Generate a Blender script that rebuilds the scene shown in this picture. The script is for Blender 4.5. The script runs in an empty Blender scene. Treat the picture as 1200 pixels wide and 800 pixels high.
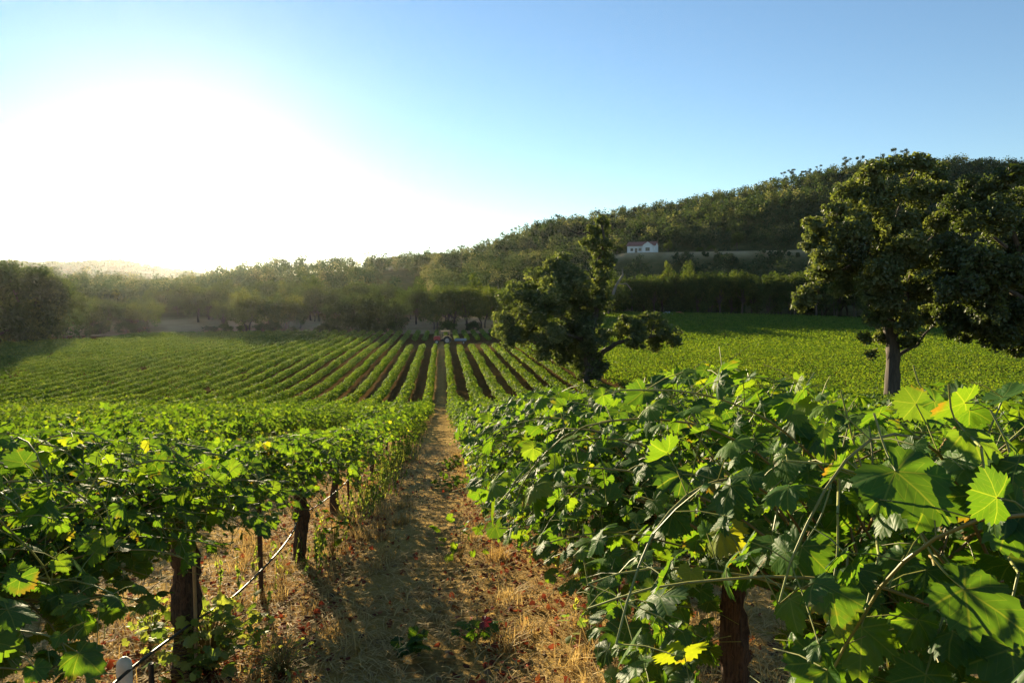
import bpy, math, random
import numpy as np
from mathutils import Vector, Matrix, Euler

S = bpy.context.scene
C = S.collection
rad = math.radians
# ------------------------------------------------------------------ camera, light, exposure
EYE = 1.75
YAW, PITCH = 5.9, 4.29
cam_d = bpy.data.cameras.new('camera')
cam = bpy.data.objects.new('camera', cam_d)
C.objects.link(cam)
cam_d.lens = 24.0
cam_d.sensor_width = 36.0
cam_d.clip_start = 0.05
cam_d.clip_end = 20000
cam.location = (0, 0, EYE)
cam.rotation_euler = (rad(90 - PITCH), 0, rad(-YAW))
S.camera = cam

SUN_AZ, SUN_EL = -19.5, 10.0          # azimuth from +Y, positive towards +X
w = bpy.data.worlds.new('World')
S.world = w
w.use_nodes = True
bg = w.node_tree.nodes['Background']
sk = w.node_tree.nodes.new('ShaderNodeTexSky')
sk.sky_type = 'NISHITA'
sk.sun_disc = False
sk.sun_elevation = rad(SUN_EL)
sk.sun_rotation = rad(SUN_AZ)
sk.air_density = 1.0
sk.dust_density = 0.0
sk.ozone_density = 2.5
w.node_tree.links.new(sk.outputs[0], bg.inputs[0])
bg.inputs[1].default_value = 0.058

sun_d = bpy.data.lights.new('sun', 'SUN')
sun_d.energy = 5.0
sun_d.angle = rad(0.6)
sun_d.color = (1.0, 0.82, 0.54)
sun = bpy.data.objects.new('sun', sun_d)
C.objects.link(sun)
sdir = Vector((math.sin(rad(SUN_AZ)) * math.cos(rad(SUN_EL)), math.cos(rad(SUN_AZ)) * math.cos(rad(SUN_EL)), math.sin(rad(SUN_EL))))
sun.rotation_euler = sdir.to_track_quat('Z', 'Y').to_euler()

vs = S.view_settings
vs.view_transform = 'Standard'
vs.look = 'None'
vs.gamma = 1.0
vs.use_curve_mapping = False
vs.exposure = 1.93
S.cycles.max_bounces = 6
S.cycles.diffuse_bounces = 4
S.cycles.glossy_bounces = 2
S.cycles.transmission_bounces = 3
S.cycles.transparent_max_bounces = 6
S.cycles.volume_bounces = 0
S.cycles.sample_clamp_indirect = 4.0
S.cycles.caustics_reflective = False
S.cycles.caustics_refractive = False
S.cycles.use_denoising = True
try:
    S.cycles.denoiser = 'OPENIMAGEDENOISE'
    S.cycles.denoising_prefilter = 'NONE'
except Exception:
    pass

# ------------------------------------------------------------------ helpers: picture geometry used to choose real positions
RM = np.array(cam.rotation_euler.to_matrix())
def ray(px, py):
    d = RM @ np.array(((px - 600) / 800.0, -(py - 400) / 800.0, -1.0))
    return d
def at_depth(px, py, y):
    """point on the sight line at world depth y"""
    d = ray(px, py)
    return np.array((0, 0, EYE)) + d * (y / d[1])
def project(P):
    q = (np.asarray(P, float) - np.array((0, 0, EYE))) @ RM
    z = -q[..., 2]
    zz = np.where(z > 0.02, z, 0.02)
    return 600 + 800 * q[..., 0] / zz, 400 - 800 * q[..., 1] / zz, z

# ------------------------------------------------------------------ noise and terrain
def _hash(ix, iy, seed):
    h = (ix.astype(np.int64) * 374761393 + iy.astype(np.int64) * 668265263 + seed * 974634533) & 0xffffffff
    h = ((h ^ (h >> 13)) * 1274126177) & 0xffffffff
    return ((h ^ (h >> 16)) & 0xffff) / 65535.0
def vnoise(x, y, seed=0):
    x = np.asarray(x, float); y = np.asarray(y, float)
    ix = np.floor(x); iy = np.floor(y)
    fx = x - ix; fy = y - iy
    fx = fx * fx * (3 - 2 * fx); fy = fy * fy * (3 - 2 * fy)
    a = _hash(ix, iy, seed); b = _hash(ix + 1, iy, seed); c = _hash(ix, iy + 1, seed); d = _hash(ix + 1, iy + 1, seed)
    return (a * (1 - fx) + b * fx) * (1 - fy) + (c * (1 - fx) + d * fx) * fy
def fbm(x, y, seed=0, oct=4):
    s = 0; a = 0.5
    for i in range(oct):
        s = s + a * (vnoise(x * 2 ** i, y * 2 ** i, seed + i) - 0.5); a *= 0.5
    return s
def sstep(a, b, x):
    t = np.clip((x - a) / (b - a), 0, 1)
    return t * t * (3 - 2 * t)

FLOOR = -12.75
AZK = np.array([-90, -40, -30, -22, -18, -14, -8, -2, 2.3, 5.9, 9.5, 13, 16.6, 20, 24, 27.4, 30.5, 34, 37.9, 42, 55, 90.])
CRPX = np.array([350, 350, 350, 350, 338, 323, 317, 314, 310, 292, 272, 264, 254, 247, 236, 224, 214, 208, 203, 206, 215, 230.])   # crest ground line as the photograph shows it
RCK = np.array([500, 500, 500, 500, 500, 500, 520, 540, 560, 620, 660, 700, 730, 760, 780, 800, 800, 800, 800, 780, 700, 600.])
def crest(az):
    rc = np.interp(az, AZK, RCK)
    el = np.interp(az, AZK, (340 - CRPX) / 800.0)
    # perspective of a wide lens: heights seen off-axis need cos correction
    return rc, EYE + el * rc * np.cos(np.radians(az - YAW))
def zg(x, y):
    x = np.asarray(x, float); y = np.asarray(y, float)
    k = 1.2
    yc = np.maximum(y, -40)
    z = FLOOR + k * np.logaddexp(0, (-FLOOR - 0.16 * yc) / k)
    r = np.hypot(x, y)
    az = np.degrees(np.arctan2(x, y))
    z = z + sstep(160, 310, y) * 4.2 * sstep(5, 70, x)
    z = z + sstep(228, 300, y) * 3.5 * sstep(60, 0, x)
    z = z + fbm(x / 45, y / 45, 3, 3) * 0.9 * sstep(25, 90, r)
    rc, hc = crest(az)
    rf = np.interp(az, AZK, np.where(AZK < 5, 300, 325))
    t = np.clip((r - rf) / (rc - rf), 0, 1)
    prof = t ** 1.15 * (1 - 0.35 * t) / 0.65
    base = FLOOR + 4
    hill = (hc - base) * np.clip(prof, 0, 1)
    hill = hill + fbm(x / 120, y / 120, 11, 4) * 36 * sstep(0.05, 0.5, t) * (1 - 0.7 * sstep(0.85, 1, t))
    back = sstep(0, 1200, r - rc)
    hill = np.where(r > rc, hill * (1 - 0.75 * back) - 0, hill)
    # the levelled terrace with the house
    wt = sstep(12.5, 15.5, az) * sstep(36, 31, az) * sstep(385, 412, r) * sstep(470, 440, r)
    hill = hill * (1 - wt) + (24.5 + EYE - base - 2.0 + (r - 425) * 0.05) * wt
    front = sstep(95, 80, np.abs(az))
    z = z + hill * front
    # far ridges
    z = z + front * 108 * np.exp(-((r - 2500) / 350) ** 2) * (0.8 + 0.5 * fbm(az / 4, az * 0, 21, 3)) * sstep(-16, -20, az)
    z = z + front * 66 * np.exp(-((r - 1500) / 200) ** 2) * (0.95 + 0.35 * fbm(az / 3, az * 0, 23, 3)) * sstep(-10, -4, az) * sstep(14, 8, az)
    return z
def zs(x, y):
    return float(zg(np.array([x]), np.array([y]))[0])
def slope_y(x, y):
    return (zs(x, y + 1) - zs(x, y - 1)) / 2

# ------------------------------------------------------------------ mesh accumulation
class MB:
    def __init__(s):
        s.V = []; s.F = []; s.T = []; s.U = []; s.n = 0
    def add(s, V, F, tint=0.5, uv=None, mat=0):
        """V (n,3); F (m,k) int"""
        V = np.asarray(V, np.float32).reshape(-1, 3); F = np.asarray(F, np.int64)
        n = len(V)
        s.V.append(V); s.F.append((F + s.n, mat))
        t = np.asarray(tint, np.float32)
        s.T.append(np.broadcast_to(t, (n,)).astype(np.float32))
        s.U.append(np.zeros((n, 2), np.float32) if uv is None else np.asarray(uv, np.float32))
        s.n += n
    def mesh(s, name, mats, smooth=True):
        V = np.concatenate(s.V); T = np.concatenate(s.T); U = np.concatenate(s.U)
        me = bpy.data.meshes.new(name)
        me.vertices.add(len(V)); me.vertices.foreach_set('co', V.ravel())
        li = np.concatenate([f.ravel() for f, m in s.F]).astype(np.int32)
        tot = np.concatenate([np.full(len(f), f.shape[1], np.int32) for f, m in s.F])
        mi = np.concatenate([np.full(len(f), m, np.int32) for f, m in s.F])
        st = np.concatenate([[0], np.cumsum(tot)[:-1]]).astype(np.int32)
        me.loops.add(len(li)); me.loops.foreach_set('vertex_index', li)
        me.polygons.add(len(tot)); me.polygons.foreach_set('loop_start', st); me.polygons.foreach_set('loop_total', tot)
        me.polygons.foreach_set('material_index', mi)
        me.polygons.foreach_set('use_smooth', np.full(len(tot), smooth))
        a = me.attributes.new('tint', 'FLOAT', 'POINT'); a.data.foreach_set('value', T)
        a = me.attributes.new('leaf_uv', 'FLOAT2', 'POINT'); a.data.foreach_set('vector', U.ravel())
        for m in (mats if isinstance(mats, (list, tuple)) else [mats]):
            me.materials.append(m)
        me.update(calc_edges=True); me.validate()
        return me
    def obj(s, name, mats, parent=None, loc=(0, 0, 0), smooth=True):
        return link(name, s.mesh(name, mats, smooth), parent, loc)
def link(name, data, parent=None, loc=(0, 0, 0)):
    o = bpy.data.objects.new(name, data); C.objects.link(o); o.location = loc
    if parent is not None: o.parent = parent
    return o
def tag(o, label=None, cat=None, group=None, kind=None):
    if label: o['label'] = label
    if cat: o['category'] = cat
    if group: o['group'] = group
    if kind: o['kind'] = kind
    return o
def empty(name, loc, label, cat, group=None, rz=0):
    o = bpy.data.objects.new(name, None); C.objects.link(o); o.location = loc; o.rotation_euler = (0, 0, rz)
    o.empty_display_size = 0.2
    return tag(o, label, cat, group)
def copy_tree(root, loc):
    r = root.copy(); C.objects.link(r); r.location = loc
    for ch in root.children:
        c = ch.copy(); C.objects.link(c); c.parent = r
    return r

def norm(v):
    v = np.asarray(v, float)
    return v / np.maximum(np.linalg.norm(v, axis=-1, keepdims=True), 1e-9)
def tube(mb, pts, radii, n=6, tint=0.5, mat=0, ridge=0.0, rng=None, cap=True):
    pts = np.asarray(pts, float); m = len(pts)
    radii = np.broadcast_to(np.asarray(radii, float), (m,))
    tang = np.gradient(pts, axis=0); tang = norm(tang)
    ref = np.array((0.0, 0, 1)) if abs(tang[0][2]) < 0.9 else np.array((1.0, 0, 0))
    u = np.cross(tang[0], ref); u /= np.linalg.norm(u)
    U = []
    for i in range(m):
        u = u - tang[i] * np.dot(u, tang[i]); u = u / max(np.linalg.norm(u), 1e-9); U.append(u)
    U = np.array(U); W = np.cross(tang, U)
    th = np.arange(n) * 2 * np.pi / n
    rr = np.ones((m, n))
    if ridge and rng is not None:
        rr = rr * (1 + ridge * (rng.random((1, n)) - 0.5) * 1.4 + ridge * (rng.random((m, n)) - 0.5))
    V = pts[:, None, :] + radii[:, None, None] * rr[:, :, None] * (np.cos(th)[None, :, None] * U[:, None, :] + np.sin(th)[None, :, None] * W[:, None, :])
    V = V.reshape(-1, 3)
    i = np.arange(m - 1)[:, None]; j = np.arange(n)[None, :]; j2 = (j + 1) % n
    F = np.stack([i * n + j, i * n + j2, (i + 1) * n + j2, (i + 1) * n + j], -1).reshape(-1, 4)
    mb.add(V, F, tint, mat=mat)
    if cap:
        for k, p in ((0, pts[0]), (m - 1, pts[-1])):
            ring = V[k * n:(k + 1) * n]
            VV = np.vstack([ring, p[None]])
            jj = np.arange(n); FF = np.stack([jj, (jj + 1) % n, np.full(n, n)], -1)
            if k == 0: FF = FF[:, ::-1]
            mb.add(VV, FF, tint, mat=mat)
def box(mb, c, s, rz=0, tint=0.5, mat=0):
    c = np.asarray(c, float); s = np.asarray(s, float) / 2
    g = np.array([(-1, -1, -1), (1, -1, -1), (1, 1, -1), (-1, 1, -1), (-1, -1, 1), (1, -1, 1), (1, 1, 1), (-1, 1, 1)]) * s
    R = np.array(((math.cos(rz), -math.sin(rz), 0), (math.sin(rz), math.cos(rz), 0), (0, 0, 1)))
    F = [(0, 3, 2, 1), (4, 5, 6, 7), (0, 1, 5, 4), (1, 2, 6, 5), (2, 3, 7, 6), (3, 0, 4, 7)]
    mb.add(g @ R.T + c, F, tint, mat=mat)
def spline(P, m):
    P = np.asarray(P, float); n = len(P)
    t = np.linspace(0, n - 1, m); out = []
    for v in t:
        i = min(int(v), n - 2); f = v - i
        p0 = P[max(i - 1, 0)]; p1 = P[i]; p2 = P[i + 1]; p3 = P[min(i + 2, n - 1)]
        out.append(0.5 * ((2 * p1) + (-p0 + p2) * f + (2 * p0 - 5 * p1 + 4 * p2 - p3) * f * f + (-p0 + 3 * p1 - 3 * p2 + p3) * f ** 3))
    return np.array(out)

# ------------------------------------------------------------------ leaf templates (y = tip, x = across, z = normal)
def leaf_radius(th, v=0):
    r = 0.50 + 0 * th
    q = ((1.0, .88, .72, .30, 1.7, 0), (.95, .92, .80, .22, 2.0, 5), (1.06, .84, .64, .40, 1.5, -6))[v]
    for a, L, wd in ((0, q[0], 40), (58, q[1], 38), (-58 + q[5], q[1], 38), (112, q[2], 42), (-112, q[2] * (1 + .02 * q[5]), 42)):
        d = np.abs(th - a) / wd
        r = np.maximum(r, L * (1 - q[3] * np.clip(d, 0, 1) ** q[4]) * (d < 1.0))
    r = np.where(np.abs(th) > 152, r * 0.6, r)
    return r
def grape_leaf(n, mid=True, serr=0.07, v=0):
    th = np.linspace(-164, 164, n)
    r = leaf_radius(th, v)
    if serr: r = r * (1 + serr * np.array([1.0, .1, -1.0])[np.arange(n) % 3] * (.5 + np.random.default_rng(n + v).random(n)))
    t = np.radians(th)
    def zf(rr, t):
        veins = np.radians(np.array([0, 58, -58, 112, -112]))
        dv = np.min(np.abs(t[:, None] - veins[None, :]), axis=1)
        return -0.34 * rr ** 2 * (0.6 + 0.6 * np.abs(np.sin(t))) + 0.16 * np.minimum(dv, 0.5) * rr + (0.05 * np.sin(t * 7 + 1) + .07 * np.sin(t * (2 + v) + v * 2)) * rr
    ox = r * np.sin(t); oy = r * np.cos(t)
    V = [(0, 0, 0)]
    if mid:
        V += list(np.stack([ox * .52, oy * .52, zf(r * .52, t)], -1))
    V += list(np.stack([ox, oy, zf(r, t)], -1))
    F3 = []; F4 = []
    for i in range(n - 1):
        if mid:
            F3.append((0, 1 + i + 1, 1 + i)); F4.append((1 + i, 1 + i + 1, 1 + n + i + 1, 1 + n + i))
        else:
            F3.append((0, 1 + i + 1, 1 + i))
    V = np.array(V, float)
    V[:, 1] -= 0.0
    return V, np.array(F3), (np.array(F4) if F4 else None)
LEAF_AS = [grape_leaf(70, True, 0.075, v) for v in range(3)]
LEAF_BS = [grape_leaf(34, False, 0.07, v) for v in range(3)]
LEAF_A, LEAF_B = LEAF_AS[0], LEAF_BS[0]
LEAF_C = (np.array([(0, -.35, -.05), (.62, -.3, -.14), (.8, .35, -.2), (0, 1, -.22), (-.8, .35, -.2), (-.62, -.3, -.14), (0, .2, .08)], float),
          np.array([(6, 0, 1), (6, 1, 2), (6, 2, 3), (6, 3, 4), (6, 4, 5), (6, 5, 0)]), None)
LEAF_Q = (np.array([(-.6, -.35, 0), (.55, -.5, 0), (.65, .55, 0), (-.5, .75, 0)], float), None, np.array([(0, 1, 2, 3)]))
LEAF_O = (np.array([(0, -.9, 0), (.45, -.15, .06), (.3, .6, .02), (0, 1, -.1), (-.3, .6, .02), (-.45, -.15, .06)], float),
          None, np.array([(0, 1, 2, 3), (0, 3, 4, 5)]))
def batch(mb, tmpl, P, Tn, N, size, tint, curl=None, mat=0):
    V, F3, F4 = tmpl
    n = len(P)
    if n == 0: return
    N = norm(N); Tn = norm(Tn - N * np.sum(Tn * N, -1, keepdims=True)); X = np.cross(Tn, N)
    z = V[None, :, 2] * (1 if curl is None else np.asarray(curl)[:, None])
    W = (P[:, None, :] + np.asarray(size)[:, None, None] * (V[None, :, 0:1] * X[:, None, :] + V[None, :, 1:2] * Tn[:, None, :] + z[:, :, None] * N[:, None, :]))
    k = len(V); off = (np.arange(n) * k)[:, None, None]
    tt = np.repeat(np.broadcast_to(np.asarray(tint, np.float32), (n,)), k)
    uv = np.tile(V[:, :2], (n, 1))
    W = W.reshape(-1, 3)
    first = True
    for F in (F3, F4):
        if F is None: continue
        FF = (F[None] + off).reshape(-1, F.shape[1])
        if first:
            mb.add(W, FF, tt, uv, mat); base = mb.n - len(W); first = False
        else:
            mb.F.append((FF + base, mat))
def rand_dir(rng, n):
    return norm(rng.normal(size=(n, 3)))

# ------------------------------------------------------------------ materials
class NT:
    def __init__(s, name):
        s.m = bpy.data.materials.new(name); s.m.use_nodes = True
        s.t = s.m.node_tree; s.t.nodes.clear()
        s.out = s.t.nodes.new('ShaderNodeOutputMaterial')
    def n(s, typ, **kw):
        nd = s.t.nodes.new(typ)
        for k, v in kw.items():
            if k == 'inp':
                for a, b in v.items(): s.set(nd, a, b)
            else: setattr(nd, k, v)
        return nd
    def set(s, nd, a, b):
        sock = nd.inputs[a]
        if isinstance(b, bpy.types.NodeSocket): s.t.links.new(b, sock)
        else: sock.default_value = b
    def math(s, op, a, b=0.0, c=None, clamp=False):
        nd = s.t.nodes.new('ShaderNodeMath'); nd.operation = op; nd.use_clamp = clamp
        s.set(nd, 0, a); s.set(nd, 1, b)
        if c is not None: s.set(nd, 2, c)
        return nd.outputs[0]
    def mix(s, f, a, b):
        nd = s.t.nodes.new('ShaderNodeMix'); nd.data_type = 'RGBA'
        s.set(nd, 0, f); s.set(nd, 6, a); s.set(nd, 7, b)
        return nd.outputs[2]
    def attr(s, name):
        return s.n('ShaderNodeAttribute', attribute_name=name)
    def noise(s, vec, scale, detail=4, rough=.55):
        nd = s.n('ShaderNodeTexNoise'); s.set(nd, 'Scale', scale); s.set(nd, 'Detail', detail); s.set(nd, 'Roughness', rough)
        if vec is not None: s.set(nd, 'Vector', vec)
        return nd.outputs[0]
    def ramp(s, f, stops):
        nd = s.n('ShaderNodeValToRGB'); cr = nd.color_ramp
        while len(cr.elements) < len(stops): cr.elements.new(0.5)
        for e, (p, c) in zip(cr.elements, stops): e.position = p; e.color = (*c, 1)
        s.set(nd, 0, f)
        return nd.outputs[0]
    def smooth(s, f, a, b):
        nd = s.n('ShaderNodeMapRange'); nd.interpolation_type = 'SMOOTHSTEP'
        s.set(nd, 0, f); s.set(nd, 1, a); s.set(nd, 2, b)
        return nd.outputs[0]
def c4(c): return (*c, 1.0)

def foliage_mat(name, stops, under, trans_gain, trans_f, rough=0.5, spec=0.4, veins=False, objvar=0.0, sheen_bump=False):
    k = NT(name)
    t = k.attr('tint').outputs['Fac']
    if objvar:
        oi = k.n('ShaderNodeObjectInfo').outputs['Random']
        t = k.math('ADD', t, k.math('MULTIPLY', k.math('SUBTRACT', oi, 0.5), objvar), clamp=True)
    col = k.ramp(t, stops)
    normal = None
    if veins:
        uv = k.attr('leaf_uv').outputs['Vector']
        sp = k.n('ShaderNodeSeparateXYZ'); k.set(sp, 0, uv)
        x, y = sp.outputs[0], sp.outputs[1]
        ds = []; svs = []
        for a in (0, 58, -58, 112, -112):
            s_, c_ = math.sin(rad(a)), math.cos(rad(a))
            along = k.math('ADD', k.math('MULTIPLY', x, s_), k.math('MULTIPLY', y, c_))
            crossd = k.math('ABSOLUTE', k.math('SUBTRACT', k.math('MULTIPLY', x, c_), k.math('MULTIPLY', y, s_)))
            ds.append(k.math('ADD', crossd, k.math('MULTIPLY', k.math('LESS_THAN', along, 0.0), 5.0)))
            # side veins leave the main vein at about 45 degrees
            f_ = k.math('FRACT', k.math('MULTIPLY', k.math('SUBTRACT', along, k.math('MULTIPLY', crossd, 0.85)), 5.5))
            svs.append(k.math('ADD', k.math('MULTIPLY', k.math('ABSOLUTE', k.math('SUBTRACT', f_, 0.5)), 0.18), 0.014))
        dall = ds[0]
        for d in ds[1:]: dall = k.math('MINIMUM', dall, d)
        dmin = dall
        for d, sv in zip(ds, svs):
            own = k.math('MULTIPLY', k.math('GREATER_THAN', d, k.math('ADD', dall, 1e-4)), 5.0)
            dmin = k.math('MINIMUM', dmin, k.math('ADD', sv, own))
        v = k.math('SUBTRACT', 1.0, k.smooth(dmin, 0.006, 0.026))
        geo0 = k.n('ShaderNodeNewGeometry')
        nz = k.noise(geo0.outputs['Position'], 60, 3)
        col = k.mix(k.math('MULTIPLY', nz, 0.35), col, c4(tuple(c * 0.55 for c in stops[0][1])))
        col = k.mix(k.math('MULTIPLY', v, 0.45), col, c4((0.17, 0.23, 0.06)))
        ln = k.n('ShaderNodeVectorMath', operation='LENGTH'); k.set(ln, 0, uv)
        nb = k.noise(geo0.outputs['Position'], 9, 4)
        br = k.math('MULTIPLY', k.smooth(ln.outputs['Value'], .45, .95), k.smooth(nb, .60, .68))
        col = k.mix(k.math('MULTIPLY', br, .8), col, c4((.13, .075, .028)))
        bp = k.n('ShaderNodeBump'); k.set(bp, 'Strength', 0.22); k.set(bp, 'Distance', 0.002)
        k.set(bp, 'Height', k.math('ADD', k.math('MULTIPLY', k.smooth(dmin, 0.0, 0.09), 1.0), k.math('MULTIPLY', nz, 0.4)))
        normal = bp.outputs[0]
    geo = k.n('ShaderNodeNewGeometry')
    colu = k.mix(under[1], col, c4(under[0]))
    col2 = k.mix(geo.outputs['Backfacing'], col, colu)
    df = k.n('ShaderNodeBsdfDiffuse'); k.set(df, 'Color', col2)
    gl = k.n('ShaderNodeBsdfGlossy'); k.set(gl, 'Roughness', rough)
    if normal is not None: k.set(df, 'Normal', normal); k.set(gl, 'Normal', normal)
    pb = k.n('ShaderNodeMixShader'); k.set(pb, 0, 0.16 * spec); k.set(pb, 1, df.outputs[0]); k.set(pb, 2, gl.outputs[0])
    tr = k.n('ShaderNodeBsdfTranslucent')
    tc = k.n('ShaderNodeMix', data_type='RGBA', blend_type='MULTIPLY')
    k.set(tc, 0, 1.0); k.set(tc, 6, col); k.set(tc, 7, c4(trans_gain))
    k.set(tr, 'Color', tc.outputs[2])
    mx = k.n('ShaderNodeMixShader'); k.set(mx, 0, trans_f); k.set(mx, 1, pb.outputs[0]); k.set(mx, 2, tr.outputs[0])
    k.set(k.out, 'Surface', mx.outputs[0])
    return k.m
def plain(name, col, rough=0.6, metal=0.0, spec=0.4, var=0.0, scale=8.0, bump=0.0, dark=0.5, stretch=None):
    k = NT(name)
    pb = k.n('ShaderNodeBsdfPrincipled')
    tc = k.n('ShaderNodeTexCoord').outputs['Object']
    if stretch:
        mp = k.n('ShaderNodeMapping'); k.set(mp, 0, tc); mp.inputs['Scale'].default_value = stretch; tc = mp.outputs[0]
    if var or bump:
        nz = k.noise(tc, scale, 5, .65)
        k.set(pb, 'Base Color', k.mix(k.math('MULTIPLY', k.smooth(nz, .35, .7), var), c4(col), c4(tuple(c * dark for c in col))))
        if bump:
            bp = k.n('ShaderNodeBump'); k.set(bp, 'Strength', bump); k.set(bp, 'Distance', 0.02); k.set(bp, 'Height', nz)
            k.set(pb, 'Normal', bp.outputs[0])
    else:
        k.set(pb, 'Base Color', c4(col))
    k.set(pb, 'Roughness', rough); k.set(pb, 'Metallic', metal); k.set(pb, 'Specular IOR Level', spec)
    k.set(k.out, 'Surface', pb.outputs[0])
    return k.m
M = {}
M['leaf_near'] = foliage_mat('grape_leaf_near', [(0, (.020, .060, .013)), (.45, (.046, .118, .018)), (.8, (.095, .18, .02)), (1, (.20, .24, .03))],
                             ((.09, .145, .045), .35), (3.2, 2.45, 0.5), 0.46, 0.45, 0.2, veins=True)
M['leaf_far'] = foliage_mat('grape_leaf_far', [(0, (.028, .066, .014)), (.5, (.068, .130, .020)), (1, (.135, .19, .028))],
                            ((.12, .165, .06), .4), (2.55, 2.2, 0.5), 0.32, 0.5, 0.12)
M['oak_leaf'] = foliage_mat('oak_leaf', [(0, (.028, .044, .015)), (.5, (.074, .100, .034)), (1, (.17, .185, .07))],
                            ((.10, .12, .06), .5), (1.9, 1.9, .7), 0.36, 0.5, 0.3, objvar=.1)
M['mistletoe'] = foliage_mat('mistletoe_leaf', [(0, (.02, .035, .01)), (1, (.04, .06, .015))], ((.05, .06, .02), .3), (1.6, 1.6, .7), 0.2)
M['tree_leaf'] = foliage_mat('treeline_leaf', [(0, (.022, .042, .010)), (.5, (.048, .075, .016)), (1, (.10, .12, .026))],
                             ((.09, .11, .04), .4), (2.0, 1.9, .8), 0.34, 0.65, 0.15, objvar=.6)
M['wood_leaf'] = foliage_mat('hill_wood_leaf', [(0, (.020, .040, .016)), (.45, (.042, .064, .022)), (.8, (.085, .10, .04)), (1, (.17, .165, .08))],
                             ((.09, .10, .05), .4), (1.7, 1.7, .8), 0.3, 0.7, 0.2)
M['weed'] = foliage_mat('weed_leaf', [(0, (.05, .10, .02)), (.5, (.12, .18, .035)), (1, (.30, .30, .08))], ((.13, .17, .06), .4), (2.0, 2.0, .8), 0.4)
M['drygrass'] = foliage_mat('dry_grass_blade', [(0, (.16, .10, .034)), (.5, (.42, .29, .10)), (1, (.64, .49, .20))], ((.4, .3, .15), .4), (1.2, 1.1, .9), 0.3, 0.6, 0.2)
M['litter'] = foliage_mat('fallen_leaf', [(0, (.045, .016, .01)), (.35, (.15, .032, .016)), (.65, (.24, .055, .022)), (.85, (.28, .14, .05)), (1, (.36, .25, .11))],
                          ((.3, .2, .12), .3), (1.3, 1.1, .8), 0.25, 0.6, 0.2)
M['redleaf'] = foliage_mat('red_leaf', [(0, (.10, .01, .012)), (1, (.20, .02, .025))], ((.14, .04, .04), .4), (1.2, 1.0, .8), 0.2)
M['cane'] = foliage_mat('vine_cane', [(0, (.09, .045, .02)), (.5, (.20, .13, .04)), (1, (.22, .26, .06))], ((.2, .15, .05), .1), (1.2, 1.2, .8), 0.1, 0.45, 0.4)
M['vinewood'] = plain('vine_trunk_bark', (.115, .072, .046), .95, var=.95, scale=22, bump=1.0, dark=.22, stretch=(4, 4, .35))
M['bark'] = plain('oak_bark', (.10, .078, .055), .95, var=.8, scale=2.0, bump=1.0, dark=.4, stretch=(2.5, 2.5, .5))
M['deadwood'] = plain('bleached_dead_wood', (.24, .215, .18), .9, var=.6, scale=3, bump=.5)
M['darkwood'] = plain('dark_dead_limb', (.055, .042, .032), .95, var=.6, scale=3, bump=.5)
M['steel'] = plain('rusty_steel', (.075, .04, .028), .75, metal=.3, var=.7, scale=30, bump=.3)
M['wire'] = plain('galvanised_wire', (.45, .45, .44), .35, metal=.9)
M['hose'] = plain('black_polythene_hose', (.022, .021, .02), .5, spec=.3, var=.5, scale=12)
M['whitecap'] = plain('white_plastic_cap', (.72, .68, .60), .5, var=.5, scale=22, dark=.6)
M['white'] = plain('white_house_wall', (.70, .69, .66), .85, var=.35, scale=1.2, dark=.8)
M['roof'] = plain('red_brown_roof', (.27, .12, .085), .8, var=.6, scale=2.5, dark=.6)
M['glass'] = plain('dark_window_glass', (.02, .025, .03), .12, spec=.8)
M['trim'] = plain('brown_trim', (.10, .06, .04), .6)
M['red'] = plain('red_paint', (.42, .03, .025), .35, spec=.6, var=.4, scale=4)
M['ochre'] = plain('ochre_paint', (.46, .30, .12), .5, var=.4, scale=4)
M['bluegrey'] = plain('blue_grey_paint', (.20, .25, .32), .4, var=.4, scale=4)
M['palecar'] = plain('pale_blue_car_paint', (.45, .55, .66), .25, spec=.7)
M['tyre'] = plain('tyre_rubber', (.02, .02, .02), .85, var=.5, scale=6)
M['hub'] = plain('wheel_hub_metal', (.35, .33, .30), .45, metal=.6)

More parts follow.
